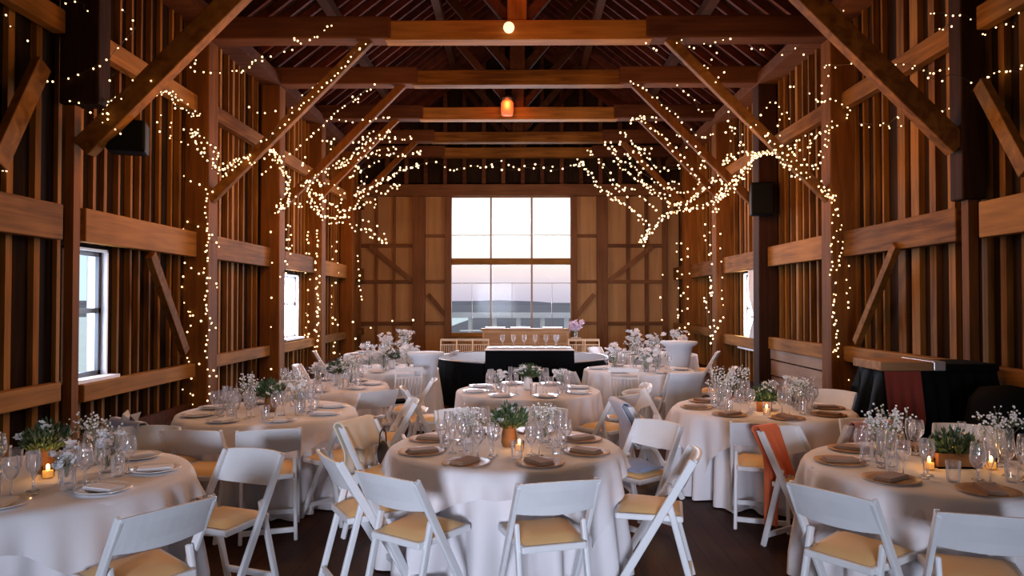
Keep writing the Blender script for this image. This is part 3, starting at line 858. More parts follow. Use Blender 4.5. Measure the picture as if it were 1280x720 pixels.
E3 = chair('E', 2.62, 5.75, 'folding chair with a brown pink back right of the cream lit one', -.1)
E2 = chair('E', 1.22, 6.62, 'white folding chair with draped cover left of the mid right table')
chair('E', 1.42, 7.42, 'white folding chair at the far left of the mid right table')
chair('E', 3.1, 7.40, 'white folding chair at the far right of the mid right table')
chair('F', -.98, 7.85, 'white folding chair left of the table before the bar')
chair('F', .88, 7.35, 'white folding chair at the right front of the table before the bar')
chair('F', 1.18, 8.10, 'white folding chair right of the table before the bar')
chair('G', -1.62, 7.70, 'white folding chair at the right front of the left rear table')
chair('G', -1.28, 8.55, 'white folding chair on the aisle side of the left rear table')
chair('G', -2.45, 7.44, 'white folding chair in front of the left rear table')
chair('H', -1.52, 9.38, 'white spindle back chair with black cushion left of the aisle', .25, CH1)
H3 = chair('H', -2.2, 9.60, 'white folding chair in front of the back left table')
chair('H', -3.0, 10.6, 'white folding chair on the wall side of the back left table')
chair('I', 1.42, 9.35, 'white spindle back chair with black cushion right of the aisle', -.1, CH1)
chair('I', .82, 9.9, 'white folding chair on the aisle side of the back right table')
I3 = chair('I', 2.05, 9.45, 'white folding chair in front of the back right table')
chair('I', 2.8, 10.3, 'white folding chair on the wall side of the back right table')
chair('J', 2.3, 12.7, 'white folding chair in front of the farthest right table')
chair('J', 1.75, 14.5, 'white folding chair left of the farthest right table')
chair('J', 3.45, 13.5, 'white folding chair right of the farthest right table')
chair('K', -2.5, 12.7, 'white folding chair in front of the farthest left table')
chair('K', -1.45, 13.6, 'white folding chair right of the farthest left table')
chair('K', -3.55, 13.5, 'white folding chair left of the farthest left table')
for i, px in enumerate((560, 580, 600, 722, 740)):
    v = P(px, 400, 16.0)
    place(CH2, v.x, 16.0, v.x, 10, ['leftmost pale wooden chair behind the black tables', 'second pale wooden chair from left behind the black tables', 'pale wooden chair behind the left crescent next to the bar',
        'pale wooden chair right behind the right crescent table', 'rightmost pale wooden chair behind the black tables'][i], 'pale chairs behind the bar')

# draped things on chairs: built in the chair's local frame then placed
def on_chair(ch, mb, name, m, label, cat, solid=.006):
    o = mb.build(name, m); o.location = ch.location; o.rotation_euler = ch.rotation_euler; o.scale = ch.scale
    if solid:
        s = o.modifiers.new('solid', 'SOLIDIFY'); s.thickness = solid; s.offset = 1
    return tag(o, label, cat)
def drape(w0, w1, ztop, zf, zb, seed, x0=0, wav=.008, yoff=.0):
    """cloth folded over the top of the backrest: front side to zf, rear side to zb"""
    m = MB(); rr = random.Random(seed); N = 18
    path = []
    def yb(z): return -.150-(z-.56)*.553
    for k in range(6): z = zf+(ztop-.01-zf)*k/5; path.append((yb(z)+.030, z, 1-k/5))
    path.append((yb(ztop)+.012, ztop+.016, 0)); path.append((yb(ztop)-.030, ztop+.016, 0))
    for k in range(9): z = ztop-.01-(ztop-.01-zb)*k/8; path.append((min(yb(max(z,.60)), -.17)-.055-.01*k/8, z, k/8))
    vs = []; fs = []; ph = rr.uniform(0, 6)
    for (y, z, t) in path:
        w = w0+(w1-w0)*t
        for i in range(N+1):
            u = i/N*2-1
            vs.append((x0+u*w/2, y - wav*t*(1.0+math.sin(u*9+ph)) , z-.012*t*math.sin(u*5+ph)))
    for j in range(len(path)-1):
        for i in range(N):
            a = j*(N+1)+i; fs.append((a, a+1, a+N+2, a+N+1))
    m.add(vs, fs, True); return m
on_chair(A3, drape(.40, .38, .795, .62, .44, 1), 'shawl', mcreamcloth, 'cream shawl hung over a chair back left of the front centre table', 'shawl')
# bag
b = MB(); N = 14
b.ball((0,0,0), .075, 14, 10, (.85,.45,1.25)); bag = b.build('handbag', mbag)
bag_root = empty('handbag'); bag.name = 'bag_body'; bag_root.name = 'handbag'
bag.parent = bag_root; MB().tube([(-.05,0,.06), (-.04,0,.15), (0,.0,.19), (.04,0,.15), (.05,0,.06)], .006, 6).build('strap', mbag, bag_root)
MB().ball((0,-.03,.02), .014, 8, 6).build('clasp', msilver, bag_root)
v = Matrix.Rotation(A3.rotation_euler.z, 3, 'Z') @ Vector((-.05, -.075, .60))
bag_root.location = Vector(A3.location)+v; bag_root.rotation_euler = (0,0,A3.rotation_euler.z)
tag(bag_root, 'small dark handbag hanging on the shawl covered chair', 'bag')
on_chair(B3, drape(.20, .12, .795, .50, .12, 2, x0=.10, wav=.012), 'scarf', mcoral, 'coral scarf hanging from a chair left of the near right table', 'scarf')
on_chair(E3, drape(.40, .36, .795, .60, .50, 3), 'jacket', mpink, 'dusty pink jacket over a chair back at the mid right table', 'jacket')
on_chair(E2, drape(.43, .46, .80, .50, .10, 4, wav=.015), 'chair_cover', mlav, 'pale lavender cover over the chair left of the mid right table', 'chair cover')
on_chair(I3, drape(.46, .50, .80, .50, .04, 8, wav=.015), 'chair_cover', mclothb, 'white cover over the chair in front of the back right table', 'chair cover')
on_chair(H3, drape(.46, .50, .80, .50, .04, 9, wav=.015), 'chair_cover', mclothb, 'white cover over the chair in front of the back left table', 'chair cover')
# blue cloths on seats
def seat_cloth(ch, m, label, seed):
    mb = MB(); vs = []; fs = []; N = 10; rr = random.Random(seed)
    for j in range(N+1):
        for i in range(N+1):
            u = i/N*2-1; v = j/N*2-1
            vs.append((u*.15, v*.14, .485+.055*(1-u*u)*(1-v*v)+rr.uniform(0, .012)))
    for j in range(N):
        for i in range(N):
            a = j*(N+1)+i; fs.append((a, a+1, a+N+2, a+N+1))
    mb.add(vs, fs, True)
    o = on_chair(ch, mb, 'folded_blanket', m, label, 'blanket', .004); return o
seat_cloth(A5, mblue, 'slate blue folded blanket lying on a chair right of the front centre table', 1)
# bow on D3
bw = MB(); 
for sd in (-1, 1):
    vs = []; 
    for (a, b_, c) in ((0,0,0), (.09,.02,.07), (.11,-.02,.0), (.09,.02,-.04)): vs.append((sd*a, -.26+b_, .80+c))
    vs += [(sd*.05,-.30,.85), (sd*.05,-.30,.77)]
    bw.add(vs, [(0,1,2), (0,2,3), (0,4,1), (0,3,5), (4,1,2), (5,2,3), (0,5,4)])
bw.ball((0,-.275,.80), .025, 8, 6)
on_chair(D3, bw, 'bow', mcloth, 'white bow tied on top of the chair by the left wall', 'bow', .003)
on_chair(D3, drape(.42, .30, .795, .6, .30, 5, wav=.01), 'ribbon', mlav, 'grey lavender sash draped on the bow chair by the left wall', 'sash')

# highboy tables
def highboy(x, y, r, h, label):
    t = empty('cocktail_table', (x, y, 0)); tag(t, label, 'table')
    MB().lathe([(r*.80,.01),(r*.62,.25),(r*.5,.6),(r*.72,.95*h),(r,h),(r,h+.02)], 28).build('stretch_cover', mclothb, t)
    MB().lathe([(0,h+.02),(r,h+.02),(r,h+.035),(0,h+.035)], 28).build('tabletop', mclothb, t)
highboy(P(533,0,9.9).x, 9.9, .25, 1.02, 'tall white covered cocktail table at the left end of the black crescent table')
highboy(P(862,0,9.8).x+.3, 11.9, .3, 1.06, 'tall white covered cocktail table at the right behind the mid right table')

# ------------------------------------------------------------------ black bar group
cx, cy, CR = P(653,0,13).x, 13.0, 1.52
bx0, bx1 = P(607,0,11.2).x, P(717,0,11.2).x
def crescent(side, label):
    t = empty('crescent_table', (cx+side*1.1, cy, 0)); tag(t, label, 'table', 'black crescent tables')
    xe = (bx0-.02 if side < 0 else bx1+.02)-cx
    a0 = math.acos(xe/CR)  # angle where the cut meets the circle
    if side > 0: angs = [-a0+2*a0*k/40 for k in range(41)]
    else: angs = [a0+(2*PI-2*a0)*k/40 for k in range(41)]
    n = len(angs); ox, oy = -side*1.1, 0
    top = [(CR*math.cos(a)+ox, CR*math.sin(a)+oy, .76) for a in angs]
    MB().add(top+[(x,y_,.74) for x,y_,_ in top], [tuple(range(n)), tuple(range(2*n-1, n-1, -1))]).build('tabletop', mmauve, t)
    vs = []; fs = []
    for j, z in enumerate((.755, .5, .25, .01)):
        for i, a in enumerate(angs):
            rr_ = CR+.01+.02*j*.5*(1+math.sin(i*2.4))
            vs.append((rr_*math.cos(a)+ox, rr_*math.sin(a)+oy, z))
    for j in range(3):
        for i in range(n-1):
            a = j*n+i; fs.append((a, a+1, a+n+1, a+n))
        fs.append((j*n+n-1, j*n, (j+1)*n, (j+1)*n+n-1))
    MB().add(vs, fs, True).build('skirt', mblack, t)
    MB().tube([(CR*1.008*math.cos(a)+ox, CR*1.008*math.sin(a)+oy, .762) for a in angs], .013, 6).build('edge', msilver, t)
crescent(-1, 'curved black skirted table with mauve top, left of the tall bar')
crescent(1, 'curved black skirted table with mauve top, right of the tall bar')
bar = empty('bar_table', ((bx0+bx1)/2, 11.7, 0)); tag(bar, 'tall black draped bar table with white runner at the room centre', 'table')
hw = (bx1-bx0)/2
sk = MB(); n = 60; vs = []; fs = []
per = []
for k in range(24): per.append((-hw+2*hw*k/24, -.5))
for k in range(16): per.append((hw, -.5+1.0*k/16))
for k in range(24): per.append((hw-2*hw*k/24, .5))
for k in range(16): per.append((-hw, .5-1.0*k/16))
n = len(per)
for j, z in enumerate((.975, .6, .3, .01)):
    for i, (x, y) in enumerate(per):
        s_ = 1+ (.010*j*(1+math.sin(i*2.2)) if j else 0); vs.append((x*s_, y*s_ if abs(y) == .5 else y, z))
for j in range(3):
    for i in range(n): fs.append((j*n+i, j*n+(i+1)%n, (j+1)*n+(i+1)%n, (j+1)*n+i))
sk.add(vs, fs); sk.build('skirt', mblack, bar)
MB().box(-hw, hw, -.5, .5, .965, .985).build('tabletop', mblack, bar)
MB().box(-hw-.01, hw+.01, -.42, .51, .985, .992).build('runner', mcloth, bar)
for i in range(7):
    x = (bx0+bx1)/2-hw+.15+i*(2*hw-.3)/6
    item('dinner_plate', plate_me, x, 11.72, .993, 0, 'white plate on the tall black bar', 'plate', 'plates on the tall black bar')
    item('wine_glass', wine_me, x+.1 if i < 6 else x-.1, 11.95, .993, 0, 'small clear glass on the tall black bar', 'glass', 'glasses on the tall black bar')

# buffet under the gable window
bf = empty('buffet', (P(657,0,20).x, 20.2, 0)); tag(bf, 'long pale wooden buffet in front of the gable window', 'sideboard')
MB().box(-1.25, 1.25, -.25, .25, .95, 1.0).build('worktop', rustic, bf, bevel=.01)
MB().box(-1.2, 1.2, -.22, .22, .55, .95).build('cabinet_body', rustic, bf)
for sd in (-1, 1):
    for sy in (-1, 1):
        MB().box(sd*1.15-.04, sd*1.15+.04, sy*.18-.04, sy*.18+.04, 0, .55).build('leg', rustic, bf)
for i in range(3):
    MB().box(-1.15+i*.77, -1.15+i*.77+.74, -.235, -.22, .6, .9).build('door', rustic, bf)
for i, dx in enumerate((-.85, -.15, .75)):
    o = MB().box(-.27, .27, -.12, .12, 1.001, 1.04).build('serving_tray', mporc); o.location = (bf.location.x+dx, 20.15, 0)
    tag(o, ['left white serving tray on the wooden buffet', 'middle white serving tray on the wooden buffet', 'right white serving tray on the wooden buffet'][i], 'tray', 'serving trays')
# flower stand
fs_ = empty('plant_stand', (P(719,0,17).x, 17, 0)); tag(fs_, 'slim wooden pedestal right of the buffet carrying lilac flowers', 'stand')
MB().lathe([(.14,0),(.14,.02),(.03,.05),(.025,.85),(.12,.88),(.12,.90),(0,.90)], 16).build('pedestal', rustic, fs_)
bouquet(P(719,0,17).x, 17, 71, 'ball of lilac and white flowers on the slim pedestal by the gable window', z=.905, big=1.25, me=fl_l)

# ------------------------------------------------------------------ drinks bar at right
db = empty('drinks_bar', (4.22, 7.5, 0)); tag(db, 'drinks bar draped in black with rustic plank top by the right wall', 'bar counter')
o_ = Vector((4.22, 7.5, 0))
MB().box(-.62, -.10, -.30, .30, 1.06, 1.15).build('plank_top', rustic, db, bevel=.01)
MB().box(-.10, .02, -.31, .31, 1.06, 1.155).build('glint_strip', msilver, db, bevel=.01)  # silver strip put in for the pale glint on the counter
MB().box(.02, .56, -.30, .30, 1.05, 1.13).build('black_top', mblack, db, bevel=.02)
vs = []; fs = []
per = [(-.56+1.1*k/30, -.28) for k in range(31)]+[(.54, -.28+.56*k/8) for k in range(1, 9)]+[(.54-1.1*k/30, .28) for k in range(1, 31)]+[(-.56, .28-.56*k/8) for k in range(1, 8)]
n = len(per)
for j, z in enumerate((1.055, .85, .5, .01)):
    for i, (x, y) in enumerate(per):
        fl_ = .05*j*(1 + .5*math.sin(i*1.7))
        vs.append((max(x + fl_*(-1.3 if x < -.5 else 0), -1), y + (-fl_ if y < -.2 else 0), z))
for j in range(3):
    for i in range(n): fs.append((j*n+i, j*n+(i+1)%n, (j+1)*n+(i+1)%n, (j+1)*n+i))
MB().add(vs, fs, True).build('black_drape', mblack, db)
# red swag hanging from the top edge with a scalloped hem
vs = []; fs = []; N = 24
for j in range(9):
    t = j/8
    for i in range(N+1):
        u = i/N; hem = .46+.10*abs(math.sin(u*PI*2))**.6
        vs.append((-.60+u*.36, -.325-.05*t-.02*math.sin(u*22)*t-.04*t, 1.06-t*hem))
for j in range(8):
    for i in range(N): a = j*(N+1)+i; fs.append((a, a+1, a+N+2, a+N+1))
MB().add(vs, fs, True).build('red_swag', mred, db)
# black covered shape beside it
cv = MB()
cv.lathe([(.33,0.01),(.36,.25),(.34,.6),(.30,.85),(.22,.96),(0,1.0)], 20)
o = cv.build('covered_stack', mblack); o.location = (4.42, 6.55, 0); o.scale = (1,1.1,1); tag(o, 'rounded heap under a black cover beside the drinks bar', 'cover')

# ------------------------------------------------------------------ speakers, curtain, lamps
def speaker(p, w, h, d, rz, label):
    r = empty('loudspeaker', p, rz); tag(r, label, 'loudspeaker', 'wall loudspeakers')
    MB().box(-w/2, w/2, -d/2, d/2, -h/2, h/2).build('cabinet', mspk, r, bevel=.03)
    MB().box(-w*.44, w*.44, -d/2-.012, -d/2, -h*.44, h*.44).build('grille', mgrille, r, bevel=.004)
    MB().box(-.03, .03, d/2, d/2+.10, -.05, .05).build('bracket', mdarkmetal, r)
    return r
v = P(160, 172, 8.1); speaker(v, .40, .36, .32, .35, 'black loudspeaker hung under the left knee brace')
v = P(952, 249, 13.9); speaker(v, .42, .62, .34, -.2, 'black loudspeaker on the dark right post')
# curtain at right window
cu = empty('curtain', (4.93, 14.9, 0)); tag(cu, 'white curtain tied back at the right hand window', 'curtain')
def curtain_panel(y0, y1, ztop, zmid, zbot, pinch, nm):
    vs = []; fs = []; N = 20
    for j in range(17):
        t = j/16; z = ztop+(zbot-ztop)*t
        pin = 1-.62*math.exp(-((z-zmid)/.28)**2)
        for i in range(N+1):
            u = i/N; yy = y0+(y1-y0)*(u*pin)
            vs.append((-.02+.022*math.sin(u*28), yy, z))
    for j in range(16):
        for i in range(N): a = j*(N+1)+i; fs.append((a, a+1, a+N+2, a+N+1))
    return MB().add(vs, fs, True).build(nm, mclothb, cu)
curtain_panel(-.05, .55, 2.42, 1.45, .75, .5, 'curtain_panel')
MB().tube([(-.03,-.05,1.45), (-.09,.1,1.42), (-.03,.25,1.47), (.02,.42,1.6)], .025, 8).build('tieback', mclothb, cu)
MB().tube([(-.02,-.2,2.45), (-.02,1.4,2.45)], .012, 6).build('curtain_rod', mdarkmetal, cu)

lp = empty('globe_lamp', (P(636,35,10.8).x, 10.85, P(636,35,10.85).z)); tag(lp, 'round white globe lamp on the front tie beam', 'lamp')
MB().ball((0,-.02,0), .085, 16, 12).build('globe', mglobe, lp); MB().lathe([(0,-.02),(.05,-.02),(.05,.02),(0,.02)], 12, (0,.05,0)).build('mount', mdarkmetal, lp)
ln = empty('red_lantern', (P(634,135,17.2).x, 17.15, 6.2)); tag(ln, 'glowing red lantern on the third tie beam', 'lamp')
MB().lathe([(0,0),(.13,0),(.15,.1),(.15,.3),(.12,.36),(0,.36)], 14).build('shade', simple('lantern_glass', (.8,.2,.08), .5, emit=(1,.2,.05), es=.5), ln); MB().lathe([(.16,.36),(.19,.40),(.05,.5),(0,.5)], 14).build('cap', mdarkmetal, ln)

# ------------------------------------------------------------------ fairy lights
bulb_me = MB().ball((0,0,0), 1.0, 6, 4).mesh('bulb', mbulb)
NB = [0]
def cr(pts, t):
    n = len(pts)-1; i = min(int(t*n), n-1); u = t*n-i
    p0 = pts[max(i-1,0)]; p1 = pts[i]; p2 = pts[i+1]; p3 = pts[min(i+2,n)]
    return .5*((2*p1)+(p2-p0)*u+(2*p0-5*p1+4*p2-p3)*u*u+(3*p1-p0-3*p2+p3)*u*u*u)
def string(world, spacing, jit, label, group, rb=.016, sway=True):
    L_ = sum((world[i+1]-world[i]).length for i in range(len(world)-1))
    r = empty('fairy_light_string', world[0]); tag(r, label, 'string lights', group)
    ns = max(8, int(L_/.12)); path = []
    for k in range(ns+1):
        p = cr(world, k/ns); path.append(p+Vector((R.gauss(0,jit), R.gauss(0,jit), R.gauss(0,jit))))
    MB().tube([p-world[0] for p in path], .0035, 4).build('wire', mwire, r)
    nb = min(100, max(3, int(L_/spacing)))
    for k in range(nb):
        t = (k+R.uniform(-.25,.25))/max(1,nb-1); t = min(max(t,0),1)*.9999
        i = int(t*ns); u = t*ns-i; p = path[i]*(1-u)+path[i+1]*u
        p = p + Vector((R.gauss(0,.014), R.gauss(0,.014), -abs(R.gauss(0,.018))))-world[0]
        b = bpy.data.objects.new('bulb', bulb_me); col.objects.link(b); b.parent = r; b.location = p
        s = rb*R.uniform(.75,1.2); b.scale = (s,s,s); NB[0] += 1
def S(pts, D, grp, n=1, jit=.012, sp=None, rb=None):
    if not isinstance(D, (tuple, list)): D = (D, D)
    Dm = sum(D)/2
    sp = sp or .0085*Dm; rb = rb or .00128*Dm
    if n == 1 and grp in ('lights of the far left fan', 'lights of the far right fan'): n = 2
    for k in range(n):
        w = []
        for i, (x, y) in enumerate(pts):
            d = D[0]+(D[1]-D[0])*i/max(1,len(pts)-1)
            o = Vector((R.gauss(0,1), R.gauss(0,1), R.gauss(0,1)))*(.05 if n > 1 else .0)
            w.append(P(x, y, d)+o)
        string(w, sp, jit*(2 if n > 1 else 1), GL[grp], grp, rb)
GL = {
 'lights by the nearest left post': 'warm fairy light string strung around the nearest left beams and braces',
 'lights of the second left post fan': 'warm fairy light string fanning up and inward from the second left post',
 'dense lights on the left braces': 'thick warm fairy light garland looping along the left hand braces',
 'lights of the far left fan': 'warm fairy light string sweeping out from the far left posts',
 'lights hanging on the left posts': 'warm fairy light string hanging down a left hand post',
 'lights across the gable': 'warm fairy light string crossing the barn above the gable window',
 'lights by the nearest right post': 'warm fairy light string strung around the nearest right beams and braces',
 'lights of the second right post fan': 'warm fairy light string fanning up and inward from the second right post',
 'dense lights on the right braces': 'thick warm fairy light garland looping along the right hand braces',
 'lights of the far right fan': 'warm fairy light string sweeping out from the far right posts',
 'lights hanging on the right posts': 'warm fairy light string hanging down a right hand post'}
g = 'lights by the nearest left post'
S([(60,103),(73,100),(100,93),(120,82),(133,78),(143,65),(160,48),(170,27),(153,12)], 7.7, g, sp=.11)
S([(80,113),(88,127),(105,133),(118,142),(138,157),(150,165)], 7.7, g, sp=.11)
S([(275,8),(250,35),(232,53),(210,77),(190,100)], 7.8, g, sp=.16)
S([(138,140),(157,127),(183,122),(203,112),(220,123),(247,145)], (7.7,10.5), g, n=2)
S([(200,143),(200,163)], 8, g); S([(213,147),(213,170),(237,180)], 9, g)
S([(140,100),(150,88),(165,100),(150,120)], 7.6, g, sp=.15)
S([(4,20),(12,30),(34,50)], 7, g, sp=.25); S([(80,2),(101,3),(108,12)], 7.6, g, sp=.10); S([(2,205),(8,213)], 7, g, sp=.2)
S([(243,63),(245,73),(238,88),(260,88),(283,88),(303,88),(317,77)], 10.4, g)
g = 'dense lights on the left braces'
S([(237,163),(253,183),(277,210),(297,203),(315,198)], (10.4,11), g, n=4, sp=.075)
S([(262,208),(285,220),(312,205),(334,195)], 11, g, n=1)
S([(334,180),(343,195),(352,215),(362,235),(358,255),(350,262)], (13.2,13.8), g, n=4, sp=.08)
S([(360,240),(372,245),(385,238)], 13.8, g)
S([(385,235),(395,250),(402,265),(410,275),(425,272)], (15.5,16.5), g, n=3, sp=.09)
S([(395,240),(415,255),(440,262),(450,250)], (16,17), g, n=2, sp=.10)
S([(425,262),(445,285),(465,290),(478,305)], (17,18), g, n=2, sp=.13)
S([(455,275),(472,282),(483,298)], 18, g, n=1, sp=.13)
g = 'lights of the second left post fan'
S([(327,177),(360,148),(384,126),(410,100),(431,79),(457,54)], 10.8, g, sp=.085)
S([(301,87),(341,69),(377,54),(399,43),(413,29)], 10.7, g, sp=.11)
S([(315,78),(330,70)], 10.7, g, sp=.1)
S([(327,217),(350,200),(377,180),(395,163),(413,148),(428,134),(449,119),(467,105)], (12,13), g)
S([(413,148),(442,150),(471,148),(489,146)], 13, g)
S([(367,48),(372,52)], 10.7, g); S([(310,135),(325,140),(345,138)], 12, g); S([(438,120),(442,122),(446,128)], 12, g)
S([(345,160),(370,128),(395,105),(400,108)], 13.5, g, sp=.14)
g = 'lights of the far left fan'
S([(377,231),(402,213),(435,197),(460,180),(485,162)], (14,15), g)
S([(442,177),(475,175),(511,175)], 15, g)
S([(407,172),(413,180),(419,177)], 14, g)
S([(435,220),(457,206),(485,195),(505,190),(525,190)], (15,16), g, n=2, sp=.14)
S([(442,242),(471,227),(500,217),(525,206)], (16,17), g, n=2, sp=.14)
S([(464,258),(489,238),(500,231)], 17, g, sp=.12)
S([(450,200),(470,190),(490,182)], 16, g); S([(430,205),(445,190),(466,168)], 15, g); S([(400,225),(420,205),(440,200),(455,215),(450,235)], 15.5, g, n=2, sp=.17)
S([(380,200),(382,220),(395,232),(410,225),(425,235),(430,250)], 15, g, n=2, sp=.16)
S([(448,245),(470,240),(490,222),(505,208)], 17, g, sp=.15); S([(370,255),(385,250),(410,262)], 15, g)
g = 'lights across the gable'
S([(521,207),(543,202),(568,213),(588,207),(608,209),(626,200),(645,209),(670,205),(689,213),(714,207),(728,204)], 19, g, sp=.22)
S([(560,212),(600,207),(640,212),(690,208)], 19.3, g, sp=.35)
g = 'lights hanging on the left posts'
def wrap(x, D, z0, z1, sd, turns, grp, sp=.13, r=.24):
    w = []; n = turns*8; ph = R.uniform(0, 6)
    for k in range(n+1):
        t = k/n; a = ph+t*turns*2*PI
        w.append(Vector((x+r*math.cos(a), D+r*math.sin(a), z1+(z0-z1)*t)))
    string(w, sp, .015, GL[grp], grp, .00135*D)
wrap(-W, 11.05, .3, 4.4, -1, 6, g, .15); 
S([(258,235),(259,270),(260,300),(258,330),(257,370),(260,400),(258,440),(262,500)], 10.82, g, sp=.075)
S([(229,285),(231,330),(228,370),(240,400),(230,430),(235,470),(244,515)], 10.82, g, sp=.14)
S([(212,470),(225,480),(245,495)], 10.8, g, sp=.15)
S([(358,280),(357,300),(360,320),(355,345)], 14.0, g, n=2, sp=.13)
S([(383,290),(385,330),(380,370),(384,400),(381,430)], 17.1, g, n=2, sp=.2)
S([(395,290),(393,330),(396,370),(397,400),(395,440)], 17.1, g, n=2, sp=.15)
S([(420,300),(418,340),(417,380),(421,410),(416,440)], 19.5, g, n=2, sp=.25)
S([(448,320),(449,350),(452,373)], 20, g, n=1, sp=.12); S([(440,400),(450,415),(445,425),(470,405),(493,401),(522,400)], 20, g, sp=.5)
S([(340,290),(338,340),(341,400),(338,460)], 14.0, g, sp=.5)
g = 'lights by the nearest right post'
S([(1030,80),(1063,80),(1100,77),(1140,82),(1167,90),(1193,83),(1207,98),(1223,100),(1248,90),(1270,90),(1278,83)], (9,7.2), g, n=1, sp=.075)
S([(1140,82),(1155,95),(1170,98),(1195,92),(1215,102),(1240,95),(1266,106)], 7.6, g, sp=.17)
S([(1053,48),(1075,73),(1100,105),(1120,113),(1137,117)], 8, g, sp=.12)
S([(1057,45),(1066,58),(1078,66)], 7.9, g, sp=.04)
S([(1023,125),(1040,125),(1063,135),(1057,150),(1040,167)], (10.5,11), g)
S([(1073,153),(1107,155),(1123,145),(1150,138),(1173,142),(1187,133),(1210,122),(1223,110)], (9,7.6), g, sp=.09)
S([(1105,150),(1115,160),(1135,155),(1142,140)], 8.3, g, sp=.10)
S([(1163,15),(1183,15),(1200,15),(1217,22),(1247,22),(1242,37),(1225,40)], 7.6, g, sp=.08)
S([(1045,12),(1055,12),(1052,23)], 9, g, sp=.08); S([(1260,10),(1272,15),(1270,30),(1256,28)], 7, g, sp=.08); S([(1172,35),(1183,35),(1186,28)], 7.6, g, sp=.08)
g = 'dense lights on the right braces'
S([(960,173),(980,200),(1000,207),(1027,200),(1040,163)], (10.8,10.6), g, n=2, sp=.09)
S([(1045,150),(1020,172),(1000,185),(980,195),(965,180)], 10.8, g, n=2, sp=.09)
S([(980,200),(1007,218),(1025,228),(1035,240)], 10.8, g, n=2, sp=.11)
S([(988,188),(959,190),(945,198),(930,215),(915,230),(902,249)], (11,13.5), g, n=4, sp=.09)
S([(902,228),(893,245),(873,258),(855,262)], (14,14.5), g, n=3, sp=.09)
S([(920,195),(905,205),(897,222),(880,240),(860,250),(845,255)], (14.3,15.5), g, n=3, sp=.10)
S([(850,262),(830,270),(815,285),(803,300)], (16,17.5), g, n=3, sp=.13)
S([(800,275),(810,280),(806,292),(798,305)], 17.5, g, n=2, sp=.11)
g = 'lights of the second right post fan'
S([(790,103),(804,108),(818,123),(837,137),(851,148),(873,170),(887,168),(916,164)], (12,11), g)
S([(846,106),(858,115),(865,123),(876,137),(891,137)], 12, g)
S([(846,52),(853,50),(865,60),(880,55),(891,54),(900,48),(912,49)], 10.8, g)
S([(808,53),(820,62)], 10.8, g, sp=.3); S([(898,63),(885,78),(883,85)], 10.8, g, sp=.07); S([(905,90),(895,98)], 10.8, g, sp=.1)
S([(891,103),(909,126),(912,162),(909,202)], 12, g, sp=.13)
S([(938,159),(950,145),(963,126),(975,132),(988,144)], 10.9, g, sp=.09)
S([(988,105),(1003,112),(1024,126),(1039,123)], 10.6, g, sp=.1)
S([(977,67),(999,58),(1003,66)], 10.7, g, sp=.1); S([(975,140),(973,160),(978,180)], 10.8, g)
S([(916,164),(930,180),(945,190),(965,185),(990,180),(1018,172)], 11, g, n=2, sp=.1)
S([(940,58),(955,60)], 10.8, g, sp=.1); S([(1035,80),(1033,100),(1025,118)], 10.4, g, sp=.1)
g = 'lights of the far right fan'
S([(795,152),(815,159),(828,173),(844,191),(865,213),(880,231)], 14, g, n=2, sp=.13)
S([(775,164),(797,180),(804,195),(818,209),(855,209),(887,208)], 15, g)
S([(761,180),(772,202),(797,220),(818,235),(837,249)], 16, g, n=1, sp=.1)
S([(741,190),(754,208),(772,231),(790,238)], 16.5, g, n=1)
S([(728,204),(743,220),(761,242),(779,256),(803,270)], 17, g, sp=.1)
S([(764,187),(785,195),(800,210),(822,228),(840,235)], 16, g, n=2, sp=.16)
S([(795,150),(805,147),(818,146)], 14, g, sp=.08)
S([(770,200),(790,205),(803,224),(820,240)], 16, g, sp=.15); S([(845,230),(835,225),(850,240),(862,236)], 15, g, sp=.12)
S([(850,170),(862,180),(875,188),(880,200)], 14, g, n=2, sp=.15); S([(805,190),(806,180),(790,190),(775,175)], 15.5, g, sp=.15)
S([(775,235),(790,245),(808,252),(822,262)], 17, g, n=2, sp=.18); S([(730,205),(722,200)], 18, g)
g = 'lights hanging on the right posts'
S([(1033,235),(1040,250),(1045,280),(1045,310),(1047,340),(1043,380),(1043,410),(1046,440)], 10.8, g, n=2, sp=.085)
S([(1058,300),(1060,340),(1062,365),(1057,385)], 10.8, g, sp=.12); S([(1060,440),(1064,450),(1060,475)], 10.8, g, sp=.13)
S([(827,340),(828,355),(826,380),(827,400)], 20.2, g, sp=.45)
S([(847,303),(851,330),(850,350),(853,375),(846,390),(852,410)], 20.3, g, n=2, sp=.3)
S([(860,310),(861,345),(860,380),(862,420)], 20.3, g, n=1, sp=.3)
S([(893,260),(883,290),(887,327),(890,360),(884,380),(887,420)], 17.1, g, n=2, sp=.2)
S([(902,290),(901,330),(902,367),(904,390),(898,410)], 17.1, g, n=1, sp=.22)
S([(890,400),(893,415),(888,430)], 17, g, n=1, sp=.1)

